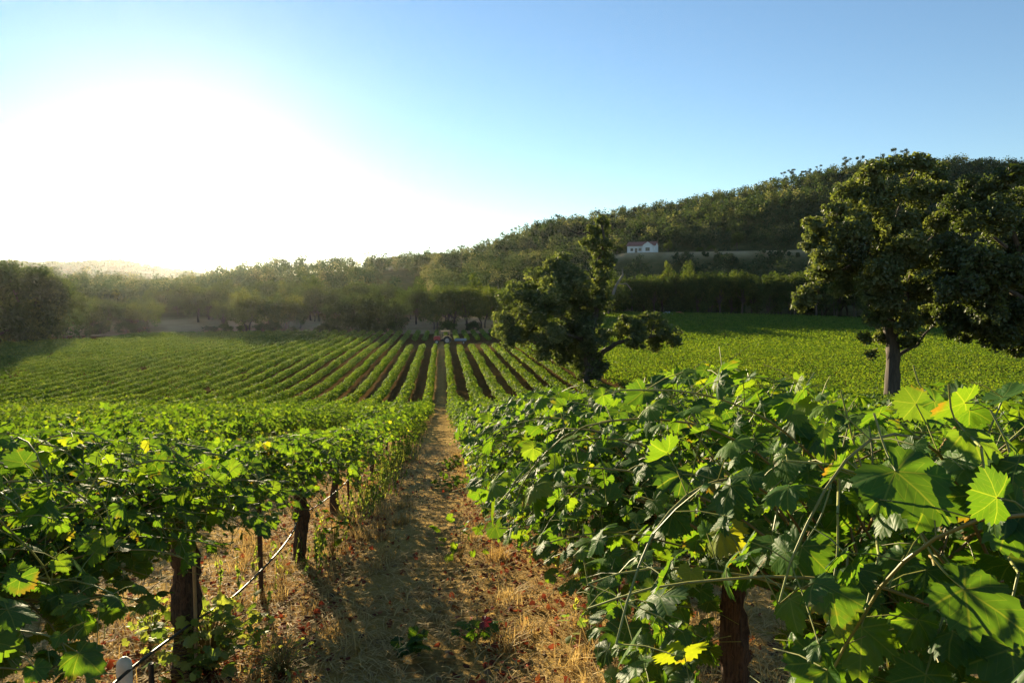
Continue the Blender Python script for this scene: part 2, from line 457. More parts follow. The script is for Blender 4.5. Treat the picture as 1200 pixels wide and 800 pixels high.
# ground
def ground_material():
    k = NT('vineyard_ground')
    P = k.n('ShaderNodeNewGeometry').outputs['Position']
    n1 = k.noise(P, 1.3, 6, .65); n2 = k.noise(P, 11, 6, .7); n3 = k.noise(P, 55, 4, .7); n0 = k.noise(P, .07, 4, .6)
    soil = k.ramp(n2, [(.25, (.10, .058, .024)), (.5, (.26, .16, .062)), (.75, (.40, .27, .105))])
    straw = k.ramp(n3, [(.3, (.19, .12, .040)), (.5, (.41, .285, .095)), (.72, (.55, .40, .15))])
    col = k.mix(k.smooth(n1, .30, .54), soil, straw)
    lit = k.ramp(n3, [(.3, (.05, .022, .016)), (.5, (.15, .055, .03)), (.7, (.28, .16, .08))])
    m_lit = k.attr('m_litter').outputs['Fac']
    col = k.mix(k.math('MULTIPLY', m_lit, k.smooth(n2, .35, .6)), col, lit)
    trk = k.ramp(n2, [(.25, (.09, .058, .027)), (.55, (.24, .168, .072)), (.8, (.37, .265, .11))])
    col = k.mix(k.math('MULTIPLY', k.attr('m_track').outputs['Fac'], .55), col, trk)
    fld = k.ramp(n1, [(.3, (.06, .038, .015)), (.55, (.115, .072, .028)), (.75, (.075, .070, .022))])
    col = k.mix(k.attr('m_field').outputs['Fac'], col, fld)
    dry = k.ramp(n0, [(.3, (.25, .18, .09)), (.55, (.38, .29, .16)), (.75, (.30, .22, .13))])
    col = k.mix(k.attr('m_dry').outputs['Fac'], col, dry)
    scrub = k.ramp(n0, [(.3, (.045, .055, .022)), (.55, (.09, .088, .035)), (.75, (.17, .14, .065))])
    col = k.mix(k.attr('m_scrub').outputs['Fac'], col, scrub)
    pb = k.n('ShaderNodeBsdfPrincipled'); k.set(pb, 'Base Color', col); k.set(pb, 'Roughness', 1.0); k.set(pb, 'Specular IOR Level', 0.0)
    wv = k.n('ShaderNodeTexWave'); wv.bands_direction = 'Y'
    mp = k.n('ShaderNodeMapping'); k.set(mp, 0, P); mp.inputs['Scale'].default_value = (.25, 1, 0)
    k.set(wv, 'Vector', mp.outputs[0]); k.set(wv, 'Scale', 1.7); k.set(wv, 'Distortion', 5.0); k.set(wv, 'Detail', 2.0); k.set(wv, 'Detail Scale', 1.4)
    hgt = k.math('ADD', k.math('ADD', k.math('MULTIPLY', n2, .6), k.math('MULTIPLY', n3, .3)), k.math('MULTIPLY', k.math('MULTIPLY', wv.outputs['Fac'], k.attr('m_track').outputs['Fac']), .75))
    bp = k.n('ShaderNodeBump'); k.set(bp, 'Strength', .9); k.set(bp, 'Distance', .07); k.set(bp, 'Height', hgt)
    k.set(pb, 'Normal', bp.outputs[0]); k.set(k.out, 'Surface', pb.outputs[0])
    return k.m
ROWS_L, ROWS_R, PITCH_ROW = -1.65, 1.30, 2.98
FIELD_END = 228.0
RB_X0 = 25.0                       # the cross-planted block on the right starts here
def build_ground():
    a = np.concatenate([np.arange(-58, 66, .33), np.arange(66, 302, 6.0)])
    r = 0.45 * 1.0122 ** np.arange(0, 760)
    r = r[r < 4000]
    A, R = np.meshgrid(np.radians(a), r)
    X = R * np.sin(A); Y = R * np.cos(A)
    Z = zg(X, Y)
    near = sstep(40, 12, R)
    dxp = X + 0.12
    trk = np.exp(-((dxp - .12) / .33) ** 2) + .8 * np.exp(-((dxp + 1.02) / .24) ** 2) * .5
    Z += near * (fbm(X * 3, Y * 3, 31, 4) * .07 + fbm(X * 16, Y * 16, 37, 3) * .035 - .05 * trk)
    tread = np.sin(Y * 2 * np.pi / .23 + 2.5 * vnoise(X * 3, Y * 1.5, 5)) * .5 + .5
    Z += near * .03 * tread * np.exp(-((dxp - .12) / .3) ** 2) * (vnoise(X * 1.5, Y * 2.2, 44) > .3)
    xm = (X - ROWS_L) / PITCH_ROW
    drow = np.abs(xm - np.round(xm)) * PITCH_ROW
    mb = MB()
    n, m = X.shape
    V = np.stack([X, Y, Z], -1).reshape(-1, 3)
    i = np.arange(n - 1)[:, None]; j = np.arange(m)[None, :]; j2 = (j + 1) % m
    F = np.stack([i * m + j, (i + 1) * m + j, (i + 1) * m + j2, i * m + j2], -1).reshape(-1, 4)
    mb.add(V, F[:, ::-1])
    jj = np.arange(m)
    mb.add(np.vstack([V[:m], [[0, 0, float(Z[0].mean())]]]), np.stack([jj, np.full(m, m), (jj + 1) % m], -1)[:, ::-1])
    ob = mb.obj('ground', ground_material())
    tag(ob, kind='structure')
    me = ob.data
    up = np.zeros(len(me.polygons) * 3, np.float32); me.polygons.foreach_get('normal', up)
    if up.reshape(-1, 3)[:, 2].mean() < 0: me.flip_normals()
    def put(name, val):
        v = np.concatenate([val.reshape(-1), val[0], [val[0].mean()]]).astype(np.float32)
        at = me.attributes.new(name, 'FLOAT', 'POINT'); at.data.foreach_set('value', v)
    put('m_litter', .75 * sstep(.95, .45, drow) * sstep(60, 25, R) * np.clip(.35 + 1.4 * vnoise(X * 1.1, Y * 1.1, 8), 0, 1))
    put('m_track', np.clip(trk, 0, 1) * sstep(70, 40, R))
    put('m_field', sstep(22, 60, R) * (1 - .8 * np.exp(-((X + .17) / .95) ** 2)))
    az = np.degrees(np.arctan2(X, Y))
    out = np.maximum(sstep(FIELD_END, FIELD_END + 4, Y) * sstep(30, 20, X), sstep(300, 306, np.where(X > 20, R, 0)))
    put('m_dry', np.clip(out, 0, 1))
    sc = np.clip(sstep(288, 315, R) * (1 - sstep(12.5, 15, az) * sstep(37, 33, az) * sstep(398, 410, R) * sstep(452, 440, R)), 0, 1)
    put('m_scrub', sc)
    return ob
build_ground()

# ------------------------------------------------------------------ haze: one closed box of even pale air round everything
def build_haze():
    k = NT('haze_air')
    pv = k.n('ShaderNodeVolumePrincipled')
    k.set(pv, 'Color', c4((.93, .97, 1.0))); k.set(pv, 'Density', HAZE_DENSITY); k.set(pv, 'Anisotropy', HAZE_G)
    k.set(k.out, 'Volume', pv.outputs[0])
    mb = MB(); box(mb, (0, 0, 80), (9000, 9000, 216))
    ob = mb.obj('haze', k.m, smooth=False)
    tag(ob, 'pale golden haze filling the valley air', 'haze', kind='stuff')
HAZE_DENSITY, HAZE_G = 0.0000138, 0.80
build_haze()

# ------------------------------------------------------------------ grapevines
def shoots(rng, count, L, halfw, hcord, length, sidebias=0.0, slope=0.0, up=(.5, 1.0), droop=.05, zmin=.4, zmax=1.55):
    """list of polylines rising from the cordon and arching out"""
    out = []
    for i in range(count):
        y0 = rng.uniform(-L, L); side = 1 if rng.random() < .5 + sidebias else -1
        p = np.array((rng.normal(0, .04), y0, hcord + slope * y0))
        d = norm(np.array((side * rng.uniform(.15, 1.0), rng.normal(0, .3), rng.uniform(*up))))
        n = int(length * rng.uniform(.6, 1.15) / .07)
        pts = [p]
        for s in range(n):
            d = d + np.array((rng.normal(0, .06), rng.normal(0, .07), rng.normal(0, .05) - droop * (0.3 + 1.6 * s / n)))
            if abs(p[0]) > halfw: d[0] -= np.sign(p[0]) * .12
            if p[2] - slope * p[1] > zmax: d[2] -= .22
            d = norm(d); p = p + d * .07
            if p[2] < zmin + rng.uniform(-.12, .12) + slope * p[1]: break
            pts.append(p)
        if len(pts) > 3: out.append(np.array(pts))
    return out
def leaves_on(rng, lines, size, lateral=.5):
    P = []; T = []; N = []; Sz = []; Tt = []; pet = []
    for ln in lines:
        tg = norm(np.gradient(ln, axis=0)); m = len(ln)
        for i in range(1, m):
            side = np.array((-tg[i][1], tg[i][0], 0.0)); side = side / max(np.linalg.norm(side), .2)
            reps = 1 + (rng.random() < lateral)
            for q in range(reps):
                sg = 1 if (i + q) % 2 else -1
                dirn = norm(side * sg * rng.uniform(.4, 1) + np.array((0, 0, rng.uniform(-.2, .6))) + rng.normal(0, .35, 3))
                pl = rng.uniform(.05, .11) * (1 if q == 0 else 1.4)
                b = ln[i] + dirn * pl
                out = np.array((np.sign(b[0]) * min(1, abs(b[0]) / .3), 0, 0))
                nn = norm(np.array((0, 0, .75)) + out * .55 + rng.normal(0, .45, 3))
                tt = norm(dirn * .6 + out * .4 + np.array((0, 0, -.55)) + rng.normal(0, .25, 3))
                s = size * rng.uniform(.6, 1.2) * (1 if i < m * .75 else .75 - .35 * (i - m * .75) / (m * .25 + .1)) * (1 if q == 0 else .75)
                P.append(b); T.append(tt); N.append(nn); Sz.append(s); pet.append((ln[i], b))
                tip = max(0, (i / m - .7) / .3)
                Tt.append(np.clip(rng.normal(.42, .17) + .3 * tip, 0, .95))
    return np.array(P), np.array(T), np.array(N), np.array(Sz), np.array(Tt), pet
def vine_wood(mb, rng, L, hcord, slope, r0=.05, sides=9):
    lean = rng.normal(0, .05, 2)
    pts = spline([(0, 0, -.08), (lean[0] * .4 + rng.normal(0, .02), lean[1] * .4, hcord * .35), (lean[0] * .3, lean[1], hcord * .7), (0, 0, hcord - .02)], 12 if sides < 8 else 26)
    m = len(pts); t_ = np.linspace(0, 1, m)
    rr = r0 * (1.2 - .35 * t_) * (1 + .13 * np.sin(t_ * 9 + rng.uniform(0, 6)) + .08 * np.sin(t_ * 21 + rng.uniform(0, 6))); rr[0] *= 1.25; rr[-1] *= 1.25
    pts = pts + np.stack([np.sin(t_ * 8 + rng.uniform(0, 6)), np.cos(t_ * 7 + rng.uniform(0, 6)), 0 * t_], -1) * r0 * .28
    tube(mb, pts, rr, sides if sides < 8 else 18, ridge=.42, rng=rng)
    for sg in (-1, 1):
        P = [(0, 0, hcord - .05)]
        for q in (.12, .35, .7, 1.0):
            P.append((rng.normal(0, .025), sg * L * q, hcord + slope * sg * L * q + rng.normal(0, .02) + .02))
        tube(mb, spline(P, 9), np.linspace(r0 * .62, r0 * .3, 9), max(5, sides - 3), ridge=.35, rng=rng)
def make_vine(rng, L=1.2, halfw=.7, hcord=.92, length=1.15, count=24, size=.075, slope=0.0, lod='A', r0=.05, sidebias=0.0, up=(.5, 1.0), droop=.05, prune=None, lateral=.5, extra=None, zmin=.5, zmax=1.5):
    """returns (trunk, foliage, canes) mesh builders in the vine's own frame"""
    lines = shoots(rng, count, L, halfw, hcord, length, sidebias, slope, up, droop, zmin, zmax)
    P, T, N, Sz, Tt, pet = leaves_on(rng, lines, size, lateral)
    if prune is not None:
        keep = prune(P, Sz)
        P, T, N, Sz, Tt = P[keep], T[keep], N[keep], Sz[keep], Tt[keep]
        pet = [p for p, kk in zip(pet, keep) if kk]
        kl = []
        for ln in lines:
            kp = prune(ln, np.full(len(ln), .02)); m = len(ln)
            bad = np.where(~kp)[0]
            if len(bad): m = bad[0]
            if m > 2: kl.append(ln[:m])
        lines = kl
    wood = MB(); vine_wood(wood, rng, L, hcord, slope, r0, 11 if lod == 'A' else 6)
    fol = MB(); cane = MB()
    curl = rng.uniform(.2, 1.9, len(P)) * np.where(rng.random(len(P)) < .12, -1, 1)
    tm = {'A': LEAF_A, 'B': LEAF_B, 'C': LEAF_C}[lod]
    if lod == 'C': batch(fol, tm, P, T, N, Sz, Tt, curl)
    else:
        pick = rng.integers(0, 3, len(P))
        for v in range(3):
            q = pick == v; batch(fol, (LEAF_AS if lod == 'A' else LEAF_BS)[v], P[q], T[q], N[q], Sz[q], Tt[q], curl[q])
    for ln in lines:
        st = ln if lod == 'A' else ln[::2]
        if len(st) > 2:
            tube(cane, st, np.linspace(.0048, .0022, len(st)), 5 if lod == 'A' else 3, tint=np.repeat(np.linspace(.15, .95, len(st)), 5 if lod == 'A' else 3), cap=False)
    if lod == 'A':
        for a, b in pet:
            tube(cane, [a, (a + b) / 2 + (0, 0, .006), b], .0014, 3, tint=.85, cap=False)
    if extra: extra(fol, cane, rng)
    return wood, fol, cane

# silhouettes the two nearest rows keep (picture x -> top line), used to prune their shoots
TOPX = [400, 540, 560, 600, 640, 700, 740, 770, 800, 830, 860, 900, 940, 980, 1020, 1060, 1100, 1200, 1500]
TOPY = [500, 490, 478, 462, 452, 458, 447, 436, 426, 420, 424, 440, 436, 446, 452, 450, 444, 446, 440]
LFY = [400, 440, 480, 520, 545, 570, 600, 630, 660, 700, 740, 800, 900]
LFX = [520, 522, 526, 534, 545, 550, 560, 585, 630, 665, 690, 700, 720]
def prune_right(base):
    def f(P, Sz):
        W = P + base
        px, py, z = project(W)
        ok = np.linalg.norm(W - np.array((0, 0, EYE)), axis=1) > .72 + Sz
        rpx = 800 * Sz / np.maximum(z, .1) * .45
        ok &= ~((z > .05) & ((py - rpx) < np.interp(px, TOPX, TOPY)))
        ok &= ~((z > .05) & ((px - rpx) < np.interp(py, LFY, LFX)))
        ok &= ~((z > .05) & (z < 2.75) & (np.abs(px - 872) < 34 + rpx) & (py > 680))      # the trunk stays open to view
        ok &= ~((z <= .25) & (np.abs(W[:, 0]) < .55))
        return ok
    return f
def prune_left(base):
    TX = [-400, 0, 60, 120, 170, 220, 300, 400, 500, 600]; TY = [508, 506, 502, 500, 502, 514, 512, 500, 470, 440]
    RY = [440, 480, 520, 560, 600, 640, 680, 720, 760, 800, 860]; RX = [512, 500, 478, 440, 385, 285, 232, 205, 175, 150, 120]
    def f(P, Sz):
        W = P + base
        px, py, z = project(W)
        rpx = 800 * Sz / np.maximum(z, .1) * .45
        ok = ~((z > .05) & ((py - rpx) < np.interp(px, TX, TY)))
        ok &= ~((z > .05) & ((px + rpx) > np.interp(py, RY, RX)))
        ok &= ~((z > .05) & (z < 3.6) & (np.abs(px - 150) < 38 + rpx) & (py > 715))      # the standpipe stays open to view
        ok &= np.linalg.norm(W - np.array((0, 0, EYE)), axis=1) > 2.0
        return ok
    return f

ORD = ['nearest', 'second', 'third', 'fourth', 'fifth', 'sixth', 'seventh', 'eighth', 'ninth', 'tenth', 'eleventh', 'twelfth', 'thirteenth', 'fourteenth', 'fifteenth', 'sixteenth', 'seventeenth', 'eighteenth', 'nineteenth', 'twentieth']
RORD = ['first'] + ORD[1:]
def row_x(i):           # i < 0 left rows (-1 first), i > 0 right rows
    return ROWS_L + (i + 1) * PITCH_ROW if i < 0 else ROWS_R + (i - 1) * PITCH_ROW
def mat_list(lod): return M['leaf_near'] if lod in 'AB' else M['leaf_far']

LABEL_NEAR = {
    (-1, 1): 'leafy grapevine cut by the left edge, its shaded canopy below the slanting wire',
    (-1, 2): 'grapevine on the thick orange barked trunk beside the white capped standpipe',
    (-1, 3): 'grapevine just behind the thin rusty stake, the black hose crossing its trunk',
    (-1, 4): 'grapevine with a slim dark trunk standing in green weeds left of the dirt track',
    (1, 0): 'grapevine beside the camera with very large lobed leaves close up',
    (1, 1): 'grapevine with big backlit leaves on a thick trunk standing in the bottom right',
    (1, 2): 'tall sprawling grapevine with thin stems over the red fallen leaves',
    (1, 3): 'grapevine with arching canes hanging over the right edge of the dirt track',
}
def rowname(i):
    n = RORD[abs(i) - 1] if abs(i) <= len(RORD) else None
    return f"{n} row {'left' if i < 0 else 'right'} of the dirt track"
rng = np.random.default_rng(7)

# --- hero leaves of the vine nearest the camera
def hero_leaves(base):
    spec = [  # picture x, y, depth, size, normal, tip
        (1050, 552, 1.0, .115, (-.35, -.45, .8), (.35, -.55, -.75)),
        (1130, 505, 1.15, .10, (.1, -.55, .8), (.5, .1, -.7)),
        (1130, 690, .92, .115, (-.2, -.5, .85), (.5, -.5, -.5)),
        (940, 640, 1.25, .085, (-.6, -.4, .6), (-.3, -.3, -.8)),
        (1010, 735, 1.1, .10, (-.4, -.7, .5), (-.2, -.3, -.9)),
        (960, 775, 1.2, .09, (-.3, -.8, .4), (-.4, -.2, -.8)),
        (1180, 600, 1.0, .10, (.1, -.6, .7), (.3, -.3, -.8)),
        (735, 735, 2.2, .13, (-.5, -.7, .5), (-.4, -.3, -.8)),
        (760, 790, 2.1, .12, (-.3, -.8, .5), (-.1, -.4, -.9)),
        (930, 470, 1.9, .10, (-.1, -.6, .8), (-.5, -.3, -.6)),
        (1095, 470, 1.6, .10, (.1, -.7, .7), (.5, -.2, -.7)),
        (975, 690, 1.0, .07, (-.6, -.5, .5), (.2, -.2, -.9)),
        (1185, 760, .95, .11, (-.1, -.7, .7), (-.3, -.4, -.8)),
        (1085, 790, 1.0, .09, (-.3, -.6, .7), (-.4, -.4, -.7)),
    ]
    def f(fol, cane, rng):
        for px, py, d, s, nn, tt in spec:
            b = at_depth(px, py, d) - base
            nn = norm(np.array(nn)); tt = norm(np.array(tt))
            batch(fol, LEAF_AS[int(px) % 3], b[None], tt[None], nn[None], np.array([s * .8]), np.array([rng.uniform(.35, .65)]), np.array([rng.uniform(.7, 1.3)]))
            # stalk and the cane it hangs from
            e = b - tt * .10 - nn * .03 + np.array((.03, 0, .03))
            tube(cane, spline([b, (b + e) / 2 - nn * .015, e], 6), np.linspace(.0016, .0022, 6), 6, tint=.9, cap=False)
            root = e + np.array((.28, .45, -.12))
            if d < 1.8 and py > 590:
                mid = (e + root) / 2 + np.array((0, 0, .05))
                tube(cane, spline([e, e * .7 + root * .3 + np.array((0, 0, .03)), mid, root], 14), np.linspace(.0024, .0038, 14), 7, tint=np.repeat(np.linspace(.95, .35, 14), 7), cap=False)
    return f

def place_unique(i, n, y, **kw):
    x = row_x(i) + kw.pop('dx', 0.0)
    base = np.array((x, y, zs(x, y)))
    kw.setdefault('slope', slope_y(x, y))
    pr = kw.pop('prunef', None)
    if pr: kw['prune'] = pr(base)
    ex = kw.pop('hero', None)
    if ex: kw['extra'] = ex(base)
    lod = kw.get('lod', 'A')
    wd, fo, ca = make_vine(rng, **kw)
    lab = LABEL_NEAR.get((i, n), f'{ORD[n]} grapevine from the camera in the {rowname(i)}')
    r = empty('grapevine', base, lab, 'grapevine', 'grapevines in rows')
    wd.obj('trunk', M['vinewood'], r); fo.obj('foliage', M['leaf_near'], r); ca.obj('cane_tangle', M['cane'], r)
    return r

# first row right of the track: sprawling, tall
place_unique(1, 0, .35, L=1.15, halfw=.72, hcord=.95, length=1.6, count=84, size=.058, r0=.05, up=(-.2, 1.1), droop=.075, prunef=prune_right, hero=hero_leaves, sidebias=-.12)
place_unique(1, 1, 2.75, L=1.2, halfw=.8, hcord=1.0, length=1.9, count=118, size=.06, r0=.058, dx=-.05, prunef=prune_right, sidebias=-.12, up=(-.1, 1.5), zmax=2.0, droop=.08, zmin=.62)
place_unique(1, 2, 5.1, L=1.2, halfw=.8, hcord=1.0, length=1.8, count=90, size=.064, r0=.03, prunef=prune_right, sidebias=-.08, up=(-.1, 1.5), zmax=2.0, droop=.08, zmin=.62)
place_unique(1, 3, 7.4, L=1.2, halfw=.8, hcord=1.0, length=1.7, count=80, size=.064, prunef=prune_right, up=(-.1, 1.4), droop=.08)
place_unique(1, 4, 9.7, L=1.2, halfw=.75, length=1.6, count=66, size=.066, up=(-.1, 1.2), droop=.075, lod='B', prunef=prune_right)
place_unique(1, 5, 12.0, L=1.2, halfw=.75, length=1.5, count=60, size=.066, up=(-.1, 1.2), droop=.075, lod='B', prunef=prune_right)
place_unique(1, 6, 14.3, L=1.2, halfw=.75, length=1.5, count=60, size=.066, up=(-.1, 1.2), droop=.075, lod='B', prunef=prune_right)
# first row left of the track: hedged, lower
place_unique(-1, 1, 1.6, L=1.5, halfw=.5, hcord=1.06, length=1.15, count=175, size=.06, up=(-.3, 1.0), droop=.09, zmin=.38, prunef=prune_left)
place_unique(-1, 2, 4.4, L=1.5, halfw=.5, hcord=1.06, length=1.15, count=185, size=.06, up=(-.3, 1.0), droop=.09, r0=.068, lateral=.95, zmin=.98, prunef=prune_left, sidebias=-.06)
place_unique(-1, 3, 7.45, L=1.5, halfw=.5, hcord=1.06, length=1.15, count=170, size=.06, up=(-.3, 1.0), droop=.09, r0=.055, dx=.1, lateral=.95, zmin=.94, prunef=prune_left)
place_unique(-1, 4, 10.5, L=1.5, halfw=.55, hcord=1.06, length=1.15, count=140, size=.062, up=(-.3, 1.0), droop=.09, zmin=.86, lod='B', prunef=prune_left)
place_unique(-1, 5, 13.2, L=1.3, halfw=.55, hcord=1.06, length=1.15, count=92, size=.063, up=(-.3, 1.0), droop=.09, zmin=.86, lod='B', prunef=prune_left)
place_unique(-1, 6, 15.8, L=1.3, halfw=.55, hcord=1.06, length=1.15, count=86, size=.064, up=(-.3, 1.0), droop=.09, zmin=.86, lod='B', prunef=prune_left)

# --- the other vines of the slope: variants, copied
def vine_set(n, lod, **kw):
    out = []
    for q in range(n):
        wd, fo, ca = make_vine(rng, lod=lod, **kw)
        out.append((wd.mesh('trunk', M['vinewood']), fo.mesh('foliage', mat_list(lod)), ca.mesh('cane_tangle', M['cane'])))
    return out
VS_MID = vine_set(5, 'B', L=1.2, halfw=.7, length=1.2, count=50, size=.078, slope=-.16, up=(-.2, 1.0), droop=.085)
VS_FAR = vine_set(5, 'C', L=1.2, halfw=.75, length=1.15, count=32, size=.095, slope=-.16, lateral=.3, up=(-.2, 1.0), droop=.085)
def small_vine(t):     # a far vine too small to show its canes
    wd, fo, ca = make_vine(rng, lod='C', L=1.2, halfw=.75, length=1.15, count=24, size=.11, slope=t, lateral=.3, up=(-.2, 1.0), droop=.085)
    return wd.mesh('trunk', M['vinewood']), fo.mesh('foliage', M['leaf_far'])
VS_ONE = [small_vine(-.16) for q in range(6)]
def in_view(x, y, z, mx=60):
    px, py, d = project(np.array((x, y, z)))
    return d > .3 and -mx < px < 1200 + mx
cand = []
for i in list(range(-32, 0)) + list(range(1, 9)):
    x = row_x(i); off = (abs(i) * 0.83) % 2.4
    ys = np.arange(.6 + off, 84, 2.4) if i not in (-1, 1) else (np.arange(18.3, 84, 2.4) if i == -1 else np.arange(16.6, 84, 2.4))
    for y in ys:
        if not in_view(x, y, zs(x, y) + 1.0): continue
        d = math.hypot(x, y)
        if d < 2.4: continue
        score = d * (1.0 if i < 0 else (1.0 if i == 1 else 2.2))
        cand.append((score, i, float(y) + rng.normal(0, .12), d))
cand.sort(key=lambda t: t[0])
NEARSET = cand[:280]
REST = cand[280:]
per_row = {}
for sc_, i, y, d in sorted(NEARSET, key=lambda t: t[2]):
    x = row_x(i) + rng.normal(0, .04); k = per_row.get(i, 0); per_row[i] = k + 1
    z = zs(x, y)
    j = int(rng.integers(0, 5))
    flip = rng.random() < .5
    if i in (-1, 1):
        lab = f'low leafy grapevine further down the {rowname(i)} on the slope'
        grp = f'grapevines further down the {rowname(i)}'
    elif k < 6 and abs(i) <= 6:
        lab = f'{ORD[k]} grapevine from the camera in the {rowname(i)}'
        grp = 'grapevines in rows'
    else:
        lab = f'leafy grapevine further down the {rowname(i)}' if abs(i) <= 20 else 'small leafy grapevine in the farthest rows at the left of the slope'
        grp = f'grapevines further down the {rowname(i)}' if abs(i) <= 20 else 'grapevines of the farthest left rows'
    st = (VS_MID if d < 17 else VS_FAR if d < 32 else VS_ONE)[j]
    r = empty('grapevine', (x, y, z), lab, 'grapevine', grp)
    for nm, me in zip(('trunk', 'foliage', 'cane_tangle'), st): link(nm, me, r)
    r.scale = (-1 if flip else 1, 1, rng.uniform(.92, 1.1))

# --- the rest of the rows: thousands of vines, one object per block
def canopy(mb, X, Y, per, size, along, halfw=.62, h0=.5, h1=1.62, seed=1):
    """leaf faces for many vines at once; along = unit vector of the rows"""
    r = np.random.default_rng(seed); n = len(X)
    vig = r.uniform(.8, 1.12, n); halfw = np.broadcast_to(np.asarray(halfw, float), (n,))[:, None]
    a = r.uniform(-1.25, 1.25, (n, per)); ph = r.uniform(0, 2 * np.pi, (n, per)); rr = np.sqrt(r.uniform(.4, 1, (n, per)))
    lat = np.cos(ph) * rr * halfw * vig[:, None]; hh = (h0 + h1) / 2 + np.sin(ph) * rr * (h1 - h0) / 2 * vig[:, None]
    shoot = r.random((n, per)) < .04
    hh = np.where(shoot, hh + r.uniform(.05, .3, (n, per)), hh)
    al = np.array(along); pe = np.array((al[1], -al[0]))
    gx = X[:, None] + al[0] * a + pe[0] * lat; gy = Y[:, None] + al[1] * a + pe[1] * lat
    gz = zg(X + 0 * Y, Y)[:, None]
    gz = gz + (zg(gx, gy) - gz) * 1.0
    P = np.stack([gx, gy, gz + hh], -1).reshape(-1, 3)
    outv = np.stack([pe[0] * np.cos(ph), pe[1] * np.cos(ph), np.sin(ph) * .7 + .5], -1).reshape(-1, 3)
    N = norm(outv + r.normal(0, .5, outv.shape)); T = norm(r.normal(0, .6, outv.shape) + np.array((0, 0, -.5)))
    tn = np.clip(r.normal(.58, .2, len(P)) + np.repeat(r.normal(0, .09, n), per), 0, 1)
    batch(mb, LEAF_Q, P, T, N, size * r.uniform(.65, 1.25, len(P)), tn)
def avenue(x, y): return (y > 170) & (y < 192.5) & (-9 < x) & (x < 17)
def HW(x, h): return np.where(np.abs(x + .17) < 1.8, .52, h)
def field_vines():
    X = []; Y = []
    for i in list(range(-75, 0)) + list(range(1, 9)):
        x = row_x(i); ys = np.arange(84 + (i * .83) % 2.4, FIELD_END, 2.4)
        if x < -95: ys = ys[ys < 200 + (x + 95) * .4]
        X.append(np.full(len(ys), x)); Y.append(ys)
    X = np.concatenate(X); Y = np.concatenate(Y)
    # rows left of the slope that were not copied one by one
    xs = []; ys_ = []
    for i in range(-75, -32):
        x = row_x(i)
        for y in np.arange(20 + (i * .83) % 2.4, 84, 2.4): xs.append(x); ys_.append(y)
    X = np.concatenate([X, xs, [row_x(t[1]) for t in REST]]); Y = np.concatenate([Y, ys_, [t[2] for t in REST]])
    px, py, d = project(np.stack([X, Y, zg(X, Y) + 1], -1))
    k = (d > 1) & (px > -160) & (px < 1360) & ~avenue(X, Y)
    # the big oak stands in a small clearing
    k &= np.hypot(X - OAK[0], Y - OAK[1]) > 3.0
    k &= np.random.default_rng(3).random(len(X)) > .03
    X, Y, d = X[k], Y[k], d[k]
    X = X + np.random.default_rng(4).normal(0, .08, len(X))
    mb = MB()
    a = d < 65; b = (d >= 65) & (d < 130); c = d >= 130
    canopy(mb, X[a], Y[a], 280, .13, (0, 1), HW(X[a], .68), h1=1.55, seed=1)
    canopy(mb, X[b], Y[b], 235, .165, (0, 1), HW(X[b], .72), h1=1.5, seed=2)
    canopy(mb, X[c], Y[c], 130, .225, (0, 1), HW(X[c], .76), h1=1.5, seed=3)
    o = mb.obj('vine_rows', M['leaf_far'])
    tag(o, 'long green rows of grapevines covering the valley floor', 'vineyard rows', kind='stuff')
    # cross-planted block on the right
    X = []; Y = []
    for y in np.arange(40, 306, 2.9):
        xs = np.arange(RB_X0 + 1.2, 290, 2.4); xs = xs[np.hypot(xs, y) < 298]
        X.append(xs); Y.append(np.full(len(xs), y))
    X = np.concatenate(X); Y = np.concatenate(Y)
    px, py, d = project(np.stack([X, Y, zg(X, Y) + 1], -1))
    k = (d > 1) & (px > 640) & (px < 1330) & (np.hypot(X - RT[0], Y - RT[1]) > 1.2) & (np.hypot(X - OAK[0], Y - OAK[1]) > 3)
    X, Y, d = X[k], Y[k], d[k]
    mb = MB()
    a = d < 85; b = (d >= 85) & (d < 160); c = d >= 160
    canopy(mb, X[a], Y[a], 150, .135, (1, 0), .8, seed=11)
    canopy(mb, X[b], Y[b], 100, .17, (1, 0), .8, seed=12)
    canopy(mb, X[c], Y[c], 52, .25, (1, 0), .8, seed=13)
    o = mb.obj('vine_rows', M['leaf_far'])
    tag(o, 'dense green vineyard block in front of the dark hedge trees', 'vineyard rows', kind='stuff')
OAK_D, RT_D = 100.0, 60.0
OAK = at_depth(694, 455, OAK_D); OAK[2] = zs(OAK[0], OAK[1])
RT = at_depth(1046, 455, RT_D); RT[2] = zs(RT[0], RT[1])
field_vines()

